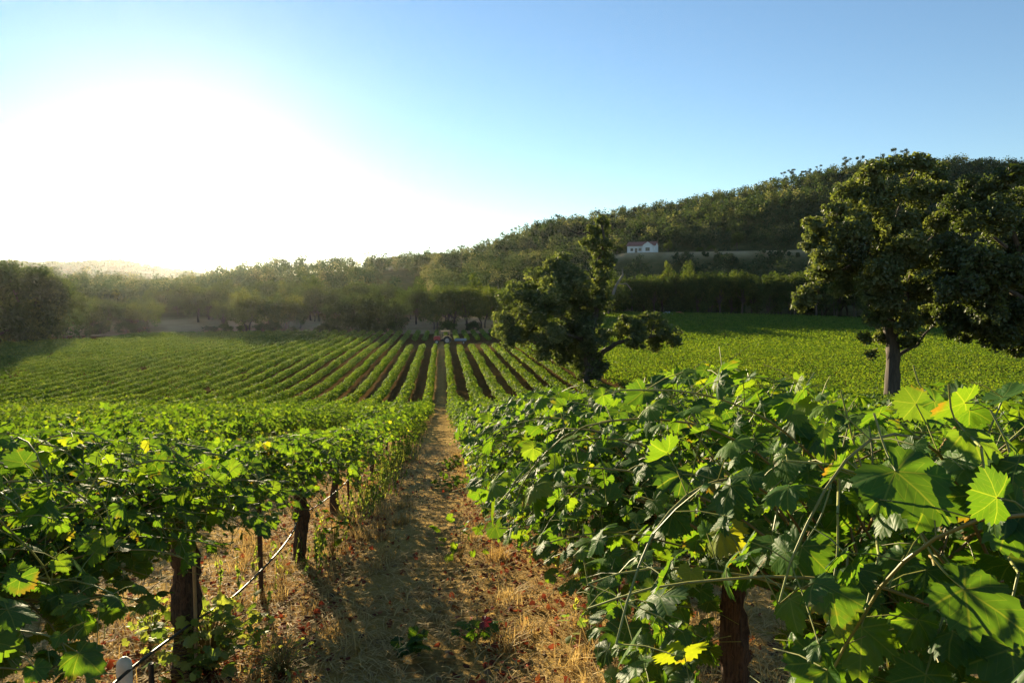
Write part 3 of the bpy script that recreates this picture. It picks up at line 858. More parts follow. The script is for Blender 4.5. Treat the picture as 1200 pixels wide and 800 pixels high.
# ------------------------------------------------------------------ trees
def clumps(mb, rng, cen, rads, n, size, tmpl=LEAF_O, squash=.8, tint_sd=.14, shell=.45, mean=.5):
    cen = np.asarray(cen, float); rads = np.asarray(rads, float)
    w_ = rads ** 2; w_ = w_ / w_.sum()
    idx = rng.choice(len(cen), n, p=w_)
    ct = rng.normal(0, tint_sd, len(cen))
    d = rand_dir(rng, n); rr = rads[idx] * (shell + (1 - shell) * rng.random(n) ** .5) * rng.uniform(.85, 1.12, n)
    P = cen[idx] + d * rr[:, None] * np.array((1, 1, squash))
    N = norm(d * .6 + np.array((0, 0, .45)) + rng.normal(0, .55, (n, 3)))
    T = rand_dir(rng, n)
    batch(mb, tmpl, P, T, N, size * rng.uniform(.6, 1.3, n), np.clip(mean + ct[idx] + rng.normal(0, .12, n), 0, 1))
def subclump(rng, cen, rads, per, f=.45):
    """break big crown masses into small leafy bunches so the outline is uneven"""
    C_ = []; R_ = []
    for c, r in zip(cen, rads):
        m = int(per)
        d = rand_dir(rng, m); q = rng.random(m) ** .45
        for k in range(m):
            C_.append(np.asarray(c) + d[k] * r * q[k] * np.array((1, 1, .85)))
            R_.append(r * f * rng.uniform(.4, 1.25))
    return np.array(C_), np.array(R_)
def limb(mb, rng, a, b, r0, r1, sag=0.0, n=10, sides=7, wig=.04, mat=0):
    a = np.asarray(a, float); b = np.asarray(b, float); L = np.linalg.norm(b - a)
    P = [a + (b - a) * t + np.array((0, 0, sag * L * math.sin(math.pi * t))) + (rng.normal(0, wig * L, 3) if 0 < t < 1 else 0) for t in (0, .3, .6, 1)]
    pts = spline(P, n); tube(mb, pts, np.linspace(r0, r1, n), sides, ridge=.25, rng=rng, mat=mat)
    return pts
def build_tree_from(name, label, cat, base, trunk_pts, trunk_r, limbs, blobs, nleaf, leaf, rng, lmat, group=None, mean=.5, per=34, f=.36, twig=True):
    r = empty(name, base, label, cat, group)
    wd = MB()
    tp = spline(trunk_pts, 16)
    tr = np.interp(np.linspace(0, 1, 16), np.linspace(0, 1, len(trunk_r)), trunk_r)
    tube(wd, tp, tr, 14, ridge=.3, rng=rng)
    for a, b, r0, r1, sag in limbs: limb(wd, rng, a, b, r0, r1, sag)
    cen = np.array([b[0] for b in blobs]); rd = np.array([b[1] for b in blobs])
    sc, sr = subclump(rng, cen, rd, per, f)
    if twig:
        for k in range(0, len(sc), 5):
            j = np.argmin(np.linalg.norm(cen - sc[k], axis=1))
            limb(wd, rng, cen[j], sc[k], .05, .015, .05, 5, 4, .06)
    wd.obj('trunk', M['bark'], r)
    fb = MB(); clumps(fb, rng, sc, sr, nleaf, leaf, mean=mean)
    fb.obj('crown', lmat, r)
    return r
trng = np.random.default_rng(21)
def local(px, py, D, base, off=0.0):
    return at_depth(px, py, D + off) - base

# the big leaning oak in the vineyard
def big_oak():
    D = OAK_D; b = OAK; L = lambda px, py, o=0: local(px, py, D, b, o)
    R = .125
    trunk = [(0, 0, -.4), L(694, 440), L(692, 415), L(690, 395)]
    limbs = [(L(692, 415), L(650, 365, -2), .75, .25, .1), (L(650, 365, -2), L(610, 370, -3), .28, .08, .1), (L(690, 400), L(665, 340, 2), .6, .2, .05),
             (L(665, 340, 2), L(640, 315, 2), .22, .08, 0), (L(690, 400), L(625, 400, 3), .4, .1, .08), (L(650, 365, -2), L(630, 330, -3), .25, .08, 0),
             (L(690, 395), L(705, 340, 0), .6, .38, 0), (L(705, 340), L(703, 255), .36, .1, 0),
             (L(700, 425), L(722, 402, -1), .42, .34, .12), (L(722, 402, -1), L(762, 395, -1), .32, .16, .06), (L(762, 395, -1), L(790, 388, -1), .15, .06, .02),
             (L(762, 395, -1), L(768, 376, 0), .12, .05, 0), (L(690, 410), L(660, 390, -5), .4, .12, .05), (L(690, 410), L(700, 380, 5), .4, .12, .05)]
    bl = []
    def B(px, py, rpx, o=0): bl.append((L(px, py, o), rpx * R))
    for a in ((648, 320, 22, 0), (628, 335, 24, 3), (665, 330, 24, -3), (610, 355, 24, -1), (640, 355, 28, -5), (668, 355, 26, 3), (596, 378, 20, 0), (618, 385, 24, 4),
              (645, 390, 26, -4), (672, 385, 26, 0), (600, 395, 16, -3), (660, 412, 20, 2), (640, 410, 16, -2), (690, 365, 20, 2), (690, 395, 20, -3), (680, 420, 18, 4), (655, 305, 14, 1),
              (705, 395, 14, 3), (588, 385, 13, 2), (683, 345, 18, -2)): B(*a)
    for a in ((703, 258, 8), (705, 272, 11), (700, 286, 12), (708, 298, 12), (703, 312, 13), (706, 326, 13), (703, 340, 13), (715, 285, 8), (716, 308, 8), (686, 285, 8), (694, 270, 8), (709, 262, 6), (706, 352, 13)):
        B(a[0], a[1], a[2], trng.normal(0, .5))
    for a in ((745, 385, 17, -1), (765, 378, 16, 1), (782, 392, 15, -1), (768, 398, 15, 2), (745, 400, 12, -3), (790, 402, 8, 0), (728, 388, 13, 1), (755, 371, 9, 0), (735, 375, 9, 0)): B(*a)
    for a in ((686, 432, 13, 1), (700, 432, 13, -1), (694, 418, 15, 0), (692, 446, 10, -1)): B(*a)    # ivy on the trunk
    r = build_tree_from('oak_tree', 'big leaning oak with a tall thin leafy stem standing in the vineyard', 'oak tree', b, trunk, [1.75, 1.35, 1.1, .8], limbs, bl, 66000, .25, trng, M['oak_leaf'], mean=.5)
    dd = MB()
    p = limb(dd, trng, L(704, 300), L(690, 272), .22, .13, .05)
    limb(dd, trng, L(690, 272), L(668, 270), .12, .05, -.12); limb(dd, trng, L(668, 270), L(665, 265), .05, .02, 0, 4)
    limb(dd, trng, L(680, 271), L(674, 278), .05, .02, 0, 4); limb(dd, trng, L(690, 272), L(694, 262), .08, .03, 0, 4)
    dd.obj('dead_limb', M['darkwood'], r)
    dp = MB()
    limb(dp, trng, L(718, 345, -2), L(730, 322, -2), .2, .12, .05); limb(dp, trng, L(724, 332, -2), L(740, 340, -2), .12, .06, .15)
    limb(dp, trng, L(730, 322, -2), L(729, 315, -2), .12, .04, 0, 4)
    dp.obj('dead_limb', M['deadwood'], r)
big_oak()

def right_trees():
    D = RT_D; b = RT; L = lambda px, py, o=0: local(px, py, D, b, o)
    R = D / 800
    trunk = [(0, 0, -.4), L(1046, 430), L(1046, 400), L(1044, 375)]
    limbs = [(L(1046, 405), L(1020, 300, -1), .42, .16, .05), (L(1044, 375), L(1050, 260, 1), .45, .16, .03), (L(1046, 395), L(1075, 300, 2), .35, .12, .05),
             (L(1048, 425), L(1075, 405, 2), .22, .12, .02), (L(1075, 405, 2), L(1105, 375, 3), .14, .06, .02), (L(1020, 300, -1), L(980, 260, -2), .16, .05, .05), (L(1020, 300), L(960, 330, 1), .13, .04, .08),
             (L(1050, 260, 1), L(1075, 195, 2), .15, .05, 0), (L(1050, 260), L(1020, 205, -1), .14, .05, 0), (L(1075, 300, 2), L(1110, 250, 2), .12, .05, 0), (L(1046, 400), L(1030, 330, 3), .25, .1, 0)]
    bl = []
    def B(px, py, rpx, o=0): bl.append((L(px, py, o), rpx * R))
    for a in ((1078, 192, 16, 0), (1048, 195, 18, 1), (1020, 205, 18, -1), (1092, 200, 16, 2), (1000, 225, 20, 1), (1035, 230, 24, -2), (1070, 228, 22, 2), (985, 250, 18, -1), (1015, 260, 24, 1),
              (1050, 265, 26, -2), (1082, 262, 16, 3), (960, 265, 16, 0), (975, 285, 20, 1), (1010, 300, 26, 2), (1045, 305, 26, -2), (1075, 305, 22, 1), (950, 285, 12, 0), (965, 320, 20, 0),
              (990, 335, 18, 2), (1022, 335, 18, -2), (1055, 340, 22, 2), (945, 345, 16, 0), (938, 358, 10, 0), (970, 300, 18, -2), (1030, 370, 17, -2), (1058, 372, 18, 3), (1035, 395, 13, 1), (1012, 395, 9, 0),
              (1065, 400, 12, -1), (1046, 352, 20, -3), (1062, 380, 17, -3), (1030, 345, 20, -3), (1035, 320, 22, -4), (1100, 300, 18, 1), (1102, 335, 18, 2), (1098, 262, 14, 1), (1000, 270, 22, -3), (1060, 290, 22, -4), (985, 310, 20, 3), (1085, 340, 20, 0), (1090, 370, 16, 2), (1022, 415, 8, 0), (1105, 225, 14, 0), (1110, 255, 12, 1), (1100, 205, 10, 1)): B(*a)
    r = build_tree_from('oak_tree', 'tall broad oak with a dark mistletoe ball on a clear trunk at the right', 'oak tree', b, trunk, [.75, .52, .48, .4], limbs, bl, 60000, .20, trng, M['oak_leaf'], mean=.68, per=40, f=.4)
    mb = MB(); q = L(1003, 288, -3); clumps(mb, trng, [q, q + np.array((.1, 0, -.8))], [1.25, .9], 2600, .12, shell=.2, mean=.35, squash=1.15)
    mb.obj('mistletoe_clump', M['mistletoe'], r)
    # neighbour reaching out of the frame, its shade put into a darker leaf tint
    b2 = at_depth(1245, 460, 55.0); b2[2] = zs(b2[0], b2[1])
    L2 = lambda px, py, o=0: local(px, py, 55.0, b2, o); R2 = 55 / 800
    bl = []
    for px, py, rp, o in ((1185, 205, 18, 0), (1160, 222, 20, 1), (1135, 215, 12, 0), (1200, 240, 26, 2), (1165, 255, 26, -2), (1132, 262, 18, 1), (1215, 290, 34, 0), (1170, 300, 30, 2), (1130, 300, 22, -1), (1112, 330, 22, 1), (1150, 340, 28, -2), (1190, 345, 30, 2),
                          (1230, 350, 34, 0), (1108, 365, 18, 1), (1140, 380, 22, 0), (1175, 385, 22, -2), (1165, 400, 14, 0), (1105, 300, 14, 2), (1118, 385, 12, 0), (1120, 240, 17, 1), (1108, 290, 18, 0), (1125, 318, 22, 1), (1150, 310, 24, -4), (1125, 340, 22, -4), (1180, 320, 26, -4), (1205, 370, 24, -3), (1160, 365, 22, -3), (1185, 270, 24, 3), (1150, 240, 18, 3), (1200, 395, 18, 0), (1190, 410, 12, 1), (1130, 395, 10, 1), (1215, 400, 16, 0), (1250, 240, 34, 0), (1280, 300, 38, 1), (1270, 370, 30, 0), (1240, 200, 22, 0)):
        bl.append((L2(px, py, o), rp * R2))
    trunk = [(0, 0, -.4), L2(1245, 440), L2(1238, 400), L2(1220, 360)]
    limbs = [(L2(1225, 370), L2(1150, 330, 1), .35, .12, .05), (L2(1220, 360), L2(1180, 240), .4, .1, 0), (L2(1225, 370), L2(1240, 310, -1), .35, .12, .03), (L2(1150, 330, 1), L2(1115, 320, 1), .13, .05, 0), (L2(1180, 290), L2(1140, 250, 0), .15, .05, 0)]
    build_tree_from('oak_tree', 'dark oak crowding the right edge behind the tall broad oak', 'oak tree', b2, trunk, [.7, .5, .45, .38], limbs, bl, 60000, .20, trng, M['oak_leaf'], mean=.32, per=40, f=.42)
right_trees()

# treeline variants
def oak_meshes(seed, H, W, trunk_h, nleaf, leaf, mean=.5, multi=1):
    r = np.random.default_rng(seed)
    wd = MB(); cen = []; rd = []
    for q in range(multi):
        bx = r.normal(0, W * .1) if multi > 1 else 0
        th = H * trunk_h; top = np.array((bx + r.normal(0, .4), r.normal(0, .4), th))
        tube(wd, spline([(bx, 0, -.5), (bx + r.normal(0, .2), 0, th * .5), top], 6), np.linspace(.03 * H / multi ** .5, .02 * H / multi ** .5, 6), 7, ridge=.2, rng=r)
        for k in range(int(6 / multi) + 2):
            a = r.uniform(0, 2 * np.pi); el = r.uniform(.1, 1.35); Lr = r.uniform(.65, 1)
            e = top + np.array((math.cos(a) * math.cos(el) * W * .36, math.sin(a) * math.cos(el) * W * .36, math.sin(el) * (H - th) * .72)) * Lr
            limb(wd, r, top, e, .013 * H, .004 * H, .08, 6, 5)
            cen.append(e); rd.append(W * r.uniform(.13, .24))
    for k in range(6 if trunk_h > .1 else 12):
        a = r.uniform(0, 2 * np.pi); cen.append(np.array((math.cos(a) * W * .3, math.sin(a) * W * .3, H * (r.uniform(.35, .65) if trunk_h > .1 else r.uniform(.12, .6))))); rd.append(W * r.uniform(.12, .2))
    sc, sr = subclump(r, cen, rd, 13, .42)
    fb = MB(); clumps(fb, r, sc, sr, nleaf, leaf, mean=mean, squash=.85, tint_sd=.12)
    return wd.mesh('trunk', M['bark']), fb.mesh('crown', M['tree_leaf'])
OAKV = [oak_meshes(100 + q, 16, 15 + (q % 3) * 2, .2, 6500, .34, mean=.42 + .1 * (q % 3), multi=1 + (q % 2)) for q in range(6)]
OAKL = [oak_meshes(140 + q, 16, 17, .08, 8500, .34, mean=.34) for q in range(3)]
def put_tree(v, x, y, H, label, group, name='oak_tree', cat='tree', wide=1.0, sink=0.0):
    x += 0.0
    r = empty(name, (x, y, zs(x, y) - sink), label, cat, group, rz=float(trng.uniform(0, 6.28)))
    s = H / 16.0; r.scale = (s * wide, s * wide, s)
    link('trunk', v[0], r); link('crown', v[1], r)
    return r
def line_trees():
    # dark group closing the field on the left
    g = 'dark tree group left of the field'
    for px, y, H, wd in ((-55, 196, 30, .9), (-12, 190, 31, .85), (26, 196, 29, .85), (56, 202, 26, .8), (78, 208, 19, .8)):
        p = at_depth(px, 395, y)
        put_tree(OAKL[int(trng.integers(0, 3))], p[0], y, H, 'large dark oak in the rounded clump at the left end of the vineyard', g, wide=wd)
    # front line of the far field edge
    g = 'oaks along the far edge of the rows'
    for px, y, H, wd in ((108, 238, 12, 1), (128, 244, 13, .9), (152, 250, 12, 1.0), (172, 246, 13, .9), (262, 243, 13, .8), (292, 236, 17, .9), (318, 240, 16, .9), (335, 246, 15, .9), (352, 250, 12, .9)):
        p = at_depth(px, 385, y)
        put_tree(OAKV[int(trng.integers(0, 6))], p[0], y, H, 'sunlit hazy oak at the far end of the left rows', g, wide=wd)
    g = 'dark low oaks right of the hazy ones'
    for px, y, H, wd in ((398, 238, 14, .9), (415, 236, 17, 1), (440, 238, 17, 1), (464, 238, 15, .9)):
        p = at_depth(px, 385, y)
        put_tree(OAKL[int(trng.integers(0, 3))], p[0], y, H, 'dark bushy oak with many stems left of the dry grass strip', g, wide=wd)
    g = 'low dark bushes along the far edge of the rows'
    for px in (105, 122, 147, 168, 250, 262, 283, 300, 326, 347, 372, 384, 405, 422, 446, 470, 523, 556, 575):
        y = 233 + trng.uniform(0, 9); p = at_depth(px + trng.uniform(-6, 6), 385, y)
        put_tree(OAKL[int(trng.integers(0, 3))], p[0], y, trng.uniform(3.0, 6.0), 'low dark bush between the oak trunks at the far end of the rows', g, name='bush', cat='bush', wide=trng.uniform(1.0, 1.6), sink=.3)
    g = 'oaks behind the tractor'
    for px, y, H, wd in ((488, 262, 18, .8), (512, 246, 17, .8), (530, 242, 21, .85), (548, 244, 20, .85), (568, 250, 18, .9), (588, 258, 16, .9)):
        p = at_depth(px, 380, y)
        put_tree(OAKV[int(trng.integers(0, 6))], p[0], y, H, 'tall dark oak behind the tractor at the end of the track', g, wide=wd)
    g = 'trees of the second line behind the field edge'
    for k in range(46):
        px = 90 + 510 * (k + trng.random()) / 46; y = trng.uniform(270, 325)
        p = at_depth(px, 370, y)
        put_tree(OAKV[int(trng.integers(0, 6))], p[0], y, trng.uniform(13, 18) * (.68 if px < 215 else 1), 'round hazy tree behind the front oaks at the foot of the low hill', g, wide=trng.uniform(.8, 1.1))
    g = 'trees behind the leaning oak'
    for k in range(9):
        px = 590 + 125 * (k + trng.random()) / 9; r_ = trng.uniform(275, 300)
        d = ray(px, 370); d = d / math.hypot(d[0], d[1]); x, y = d[0] * r_, d[1] * r_
        put_tree(OAKV[int(trng.integers(0, 6))], x, y, trng.uniform(16, 21), 'mid green tree at the wood edge behind the big leaning oak', g, wide=trng.uniform(.8, 1))
    g = 'dark hedge trees across the right field'
    for k in range(64):
        px = 712 + 560 * (k + trng.random()) / 64; r_ = 304 + (k % 3) * 8 + trng.uniform(0, 5)
        d = ray(px, 368); d = d / math.hypot(d[0], d[1]); x, y = d[0] * r_, d[1] * r_
        put_tree((OAKL + OAKV)[int(trng.integers(0, 9))], x, y, trng.uniform(20, 24), 'dark tree of the tall dense hedge along the far side of the right field', g, wide=trng.uniform(.62, .8))
line_trees()

# shadows on the right field come from the real trees beyond the oak; ridge trees
def pine_meshes(seed, kind):
    r = np.random.default_rng(seed); wd = MB(); fb = MB(); H = 16
    tube(wd, spline([(0, 0, -1), (r.normal(0, .3), 0, H * .5), (r.normal(0, .5), r.normal(0, .5), H * .95)], 7), np.linspace(.32, .08, 7), 5)
    cen = []; rd = []
    if kind == 0:      # open grey pine with forked top
        for k in range(9):
            a = r.uniform(0, 6.28); e = np.array((math.cos(a) * r.uniform(1, 3.2), math.sin(a) * r.uniform(1, 3.2), H * r.uniform(.5, 1)))
            limb(wd, r, (0, 0, e[2] - r.uniform(2, 4)), e, .14, .05, 0, 5, 4); cen.append(e); rd.append(r.uniform(.8, 1.5))
        n = 600
    else:              # narrow conifer
        for k in range(12):
            t = k / 12; cen.append(np.array((r.normal(0, .3), r.normal(0, .3), H * (.2 + .78 * t)))); rd.append(2.6 * (1 - t) + .35)
        n = 1100
    clumps(fb, r, cen, rd, n, .42, shell=.1, mean=.4)
    return wd.mesh('trunk', M['bark']), fb.mesh('crown', M['wood_leaf'])
PINEV = [pine_meshes(300 + q, 0 if q < 4 else 1) for q in range(6)]
def ridge_trees():
    for px, H, v in ((515, 13, 0), (528, 12, 1), (541, 15, 2), (571, 17, 0), (573, 12, 4), (592, 13, 3), (600, 17, 1), (628, 12, 2), (637, 14, 0), (653, 17, 3), (672, 14, 1), (700, 14, 2), (728, 16, 4), (747, 14, 5), (706, 12, 3), (862, 10, 0),
                  (878, 11, 1), (893, 14, 2), (899, 17, 3), (905, 16, 0), (914, 19, 1), (923, 20, 2), (934, 17, 3), (941, 19, 0), (953, 18, 1), (985, 22, 2), (1002, 22, 3), (1024, 24, 0), (1042, 26, 1), (1053, 24, 2)):
        az = YAW + math.degrees(math.atan((px - 600) / 800)); rc, hc = crest(np.array([az])); r_ = float(rc[0]) - 4
        x, y = r_ * math.sin(rad(az)), r_ * math.cos(rad(az))
        narrow = v >= 4
        if narrow: lab, g = 'narrow pointed conifer rising from the hilltop skyline', 'pointed conifers on the skyline'
        elif px < 720: lab, g = 'open crowned grey pine on the falling left end of the hill skyline', 'skyline pines left'
        elif px < 960: lab, g = 'spindly grey pine in the row along the hill skyline beyond the house', 'skyline pines in a row'
        else: lab, g = 'tall grey pine on the skyline showing above the broad oak', 'skyline pines above the broad oak'
        t = put_tree(PINEV[v], x, y, H, lab, g, name='pine_tree', wide=1.0)
ridge_trees()

# terrace trees
def terrace():
    def pos(px, r_):
        az = YAW + math.degrees(math.atan((px - 600) / 800)); return r_ * math.sin(rad(az)), r_ * math.cos(rad(az))
    x, y = pos(862, 432); t = put_tree(OAKV[0], x, y, 13.5, 'round pale tree standing alone on the terrace right of the white house', None, wide=.72)
    x, y = pos(782, 428); put_tree(OAKV[2], x, y, 7.5, 'small bright green tree just right of the white house', None, wide=.8)
    x, y = pos(832, 430); put_tree(OAKV[3], x, y, 5.0, 'low bush between the white house and the round pale tree', None, wide=1.3, name='bush', cat='bush')
    x, y = pos(818, 432); put_tree(OAKV[1], x, y, 3.5, 'smallest low bush on the pale terrace', None, wide=1.4, name='bush', cat='bush')
    x, y = pos(722, 425); put_tree(OAKV[4], x, y, 8, 'tree just left of the white house', None, wide=1.0)
    x, y = pos(736, 436); put_tree(OAKV[5], x, y, 8, 'tree behind the left end of the white house', None, wide=1.0)
    # the house
    hx, hy = pos(752, 424); hz = zs(hx, hy)
    az = math.atan2(hx, hy)
    r = empty('house', (hx, hy, hz), 'small white house with a red roof on the hillside terrace', 'house', None, rz=-az - .25)
    Wd, Dp, Hh = 17.0, 8.0, 4.0
    mb = MB(); box(mb, (0, 0, Hh / 2 - .5), (Wd, Dp, Hh + 1)); 
    # gabled front bay near the right end
    box(mb, (4.6, -Dp / 2 - 1.2, Hh / 2 - .5), (6, 2.4, Hh + 1))
    mb.add([(1.6, -Dp / 2 - 2.4, Hh), (7.6, -Dp / 2 - 2.4, Hh), (4.6, -Dp / 2 - 2.4, Hh + 2.0), (1.6, -Dp / 2 - 2.2, Hh), (7.6, -Dp / 2 - 2.2, Hh), (4.6, -Dp / 2 - 2.2, Hh + 2.0)], [(0, 1, 2), (3, 5, 4)])
    for sx in (-1, 1):
        X = sx * Wd / 2
        mb.add([(X, -Dp / 2, Hh), (X, Dp / 2, Hh), (X, 0, Hh + 2.3), (X - sx * .2, -Dp / 2, Hh), (X - sx * .2, Dp / 2, Hh), (X - sx * .2, 0, Hh + 2.3)], [(0, 1, 2), (3, 5, 4)])
    mb.obj('wall', M['white'], r, smooth=False)
    rf = MB(); e = .5
    def slab(p, q, s, t, th=.18):
        A = np.array([p, q, s, t], float); Bm = A - np.array((0, 0, th))
        rf.add(np.vstack([A, Bm]), [(0, 1, 2, 3), (7, 6, 5, 4), (0, 4, 5, 1), (1, 5, 6, 2), (2, 6, 7, 3), (3, 7, 4, 0)])
    zz = Hh - .15; rdg = Hh + 2.5
    slab((-Wd / 2 - e, -Dp / 2 - e, zz), (Wd / 2 + e, -Dp / 2 - e, zz), (Wd / 2 + e, 0, rdg), (-Wd / 2 - e, 0, rdg))
    slab((Wd / 2 + e, Dp / 2 + e, zz), (-Wd / 2 - e, Dp / 2 + e, zz), (-Wd / 2 - e, 0, rdg), (Wd / 2 + e, 0, rdg))
    slab((1.2, -Dp / 2 - 2.7, zz), (4.6, -Dp / 2 - 2.7, Hh + 2.25), (4.6, -1, Hh + 2.25), (1.2, -1, zz))
    slab((4.6, -Dp / 2 - 2.7, Hh + 2.25), (8.0, -Dp / 2 - 2.7, zz), (8.0, -1, zz), (4.6, -1, Hh + 2.25))
    rf.obj('roof', M['roof'], r, smooth=False)
    def opening(nm, cx, cy, cz, w_, h_):
        f = MB(); box(f, (cx, cy - .03, cz), (w_ + .3, .12, h_ + .3)); fo = f.obj(nm, M['trim'], r, smooth=False)
        g_ = MB(); box(g_, (cx, cy - .1, cz), (w_, .06, h_)); g_.obj('pane', M['glass'], fo, smooth=False)
    yf = -Dp / 2
    opening('window', -5.6, yf, 1.6, 1.4, 1.5); opening('window', -.6, yf, 1.6, 1.4, 1.5)
    opening('door', -3.0, yf, 1.1, 1.3, 2.2); opening('window', 4.6, yf - 2.4, 1.5, 2.2, 1.8)
    px_, py_ = pos(769, 426); pm = MB(); tube(pm, [(0, 0, -1), (0, 0, 5), (0, 0, 8.5)], [.13, .11, .08], 6)
    for zc in (7.6, 8.0): box(pm, (0, 0, zc), (1.0, .1, .1))
    o = pm.obj('utility_pole', M['darkwood'], None, (px_, py_, zs(px_, py_))); tag(o, 'thin pole standing at the right end of the white house', 'pole')
terrace()

# hillside wood: reads as one mass
def hill_wood():
    r = np.random.default_rng(51)
    n = 15000
    az = r.uniform(-42, 55, n); rr = np.sqrt(r.uniform(300 ** 2, 980 ** 2, n))
    x = rr * np.sin(np.radians(az)); y = rr * np.cos(np.radians(az))
    rc, hc = crest(az)
    k = rr < rc + 40
    k &= ~((az > 12.6) & (az < 36) & (rr > np.where(np.abs(az - 16.7) < 2.6, 394, 409)) & (rr < 446))
    k &= rr > np.where(az > 12, 335, 318)
    k &= (fbm(x / 60, y / 60, 61, 3) > -.13)
    x, y, rr, az = x[k], y[k], rr[k], az[k]
    # thin out overlaps
    keep = []; grid = {}
    for i in range(len(x)):
        cs = 5 if 12.6 < az[i] < 36 and rr[i] < 410 else 8.5
        g = (cs, int(x[i] // cs), int(y[i] // cs))
        if g in grid: continue
        grid[g] = 1; keep.append(i)
    x, y, rr, az = x[keep], y[keep], rr[keep], az[keep]
    z = zg(x, y); mb = MB()
    sp = r.random(len(x)) + .35 * fbm(x / 80, y / 80, 71, 2)
    H = r.uniform(7.5, 15, len(x)); below = (az > 12.6) & (az < 36) & (rr > 335) & (rr < 410); H = np.where(below, np.clip((1.75 + .0515 * rr - z) * r.uniform(.88, 1.12, len(x)), 2.2, 13), H); tint = np.where(sp > .86, r.uniform(.78, 1.0, len(x)), np.clip(r.normal(.36, .22, len(x)), 0, .8))
    per = np.where(rr < 480, 300, 190)
    for pv, sz in ((300, .62), (190, .85)):
        q = np.where(per == pv)[0]; m = len(q)
        if m == 0: continue
        d = rand_dir(r, m * pv).reshape(m, pv, 3); lump = rand_dir(r, m * 7).reshape(m, 7, 3)
        li = r.integers(0, 7, (m, pv)); lc = np.take_along_axis(lump, li[:, :, None].repeat(3, 2), 1)
        W = (H[q] * r.uniform(.36, .55, m))[:, None, None]
        pp = lc * W * np.array((.62, .62, .75)) + d * W * .5 * (r.random((m, pv, 1)) ** .4)
        pp[:, :, 2] = pp[:, :, 2] * 1.05 + (H[q] * .55)[:, None]
        P = pp + np.stack([x[q], y[q], z[q]], -1)[:, None, :]
        N = norm(d * .7 + np.array((0, 0, .4)) + r.normal(0, .45, d.shape))
        tt = np.clip(tint[q][:, None] + r.normal(0, .08, (m, pv)) + r.normal(0, .1, (m, 7))[np.arange(m)[:, None], li], 0, 1)
        T = rand_dir(r, m * pv)
        batch(mb, LEAF_Q, P.reshape(-1, 3), T, N.reshape(-1, 3), sz * r.uniform(.5, 1.2, m * pv), tt.ravel())
    o = mb.obj('hillside_wood', M['wood_leaf']); tag(o, 'dense mixed wood covering the whole hillside', 'woodland', kind='stuff')
    print('wood trees', len(x))
    # far ridge wooding
    mb = MB()
    for (a0, a1, r0, r1, cnt) in ((-40, -17, 2200, 2600, 900), (-8, 14, 1350, 1550, 700)):
        az = r.uniform(a0, a1, cnt); rr = r.uniform(r0, r1, cnt); x = rr * np.sin(np.radians(az)); y = rr * np.cos(np.radians(az)); z = zg(x, y)
        pv = 24
        P = np.stack([x, y, z + 5], -1)[:, None, :] + rand_dir(r, cnt * pv).reshape(cnt, pv, 3) * np.array((6, 6, 5))
        batch(mb, LEAF_Q, P.reshape(-1, 3), rand_dir(r, cnt * pv), rand_dir(r, cnt * pv), r.uniform(1.5, 4, cnt * pv), np.repeat(np.clip(r.normal(.4, .15, cnt), 0, 1), pv))
    o = mb.obj('distant_wood', M['wood_leaf']); tag(o, 'scattered trees fading on the farthest ridges', 'woodland', kind='stuff')
hill_wood()

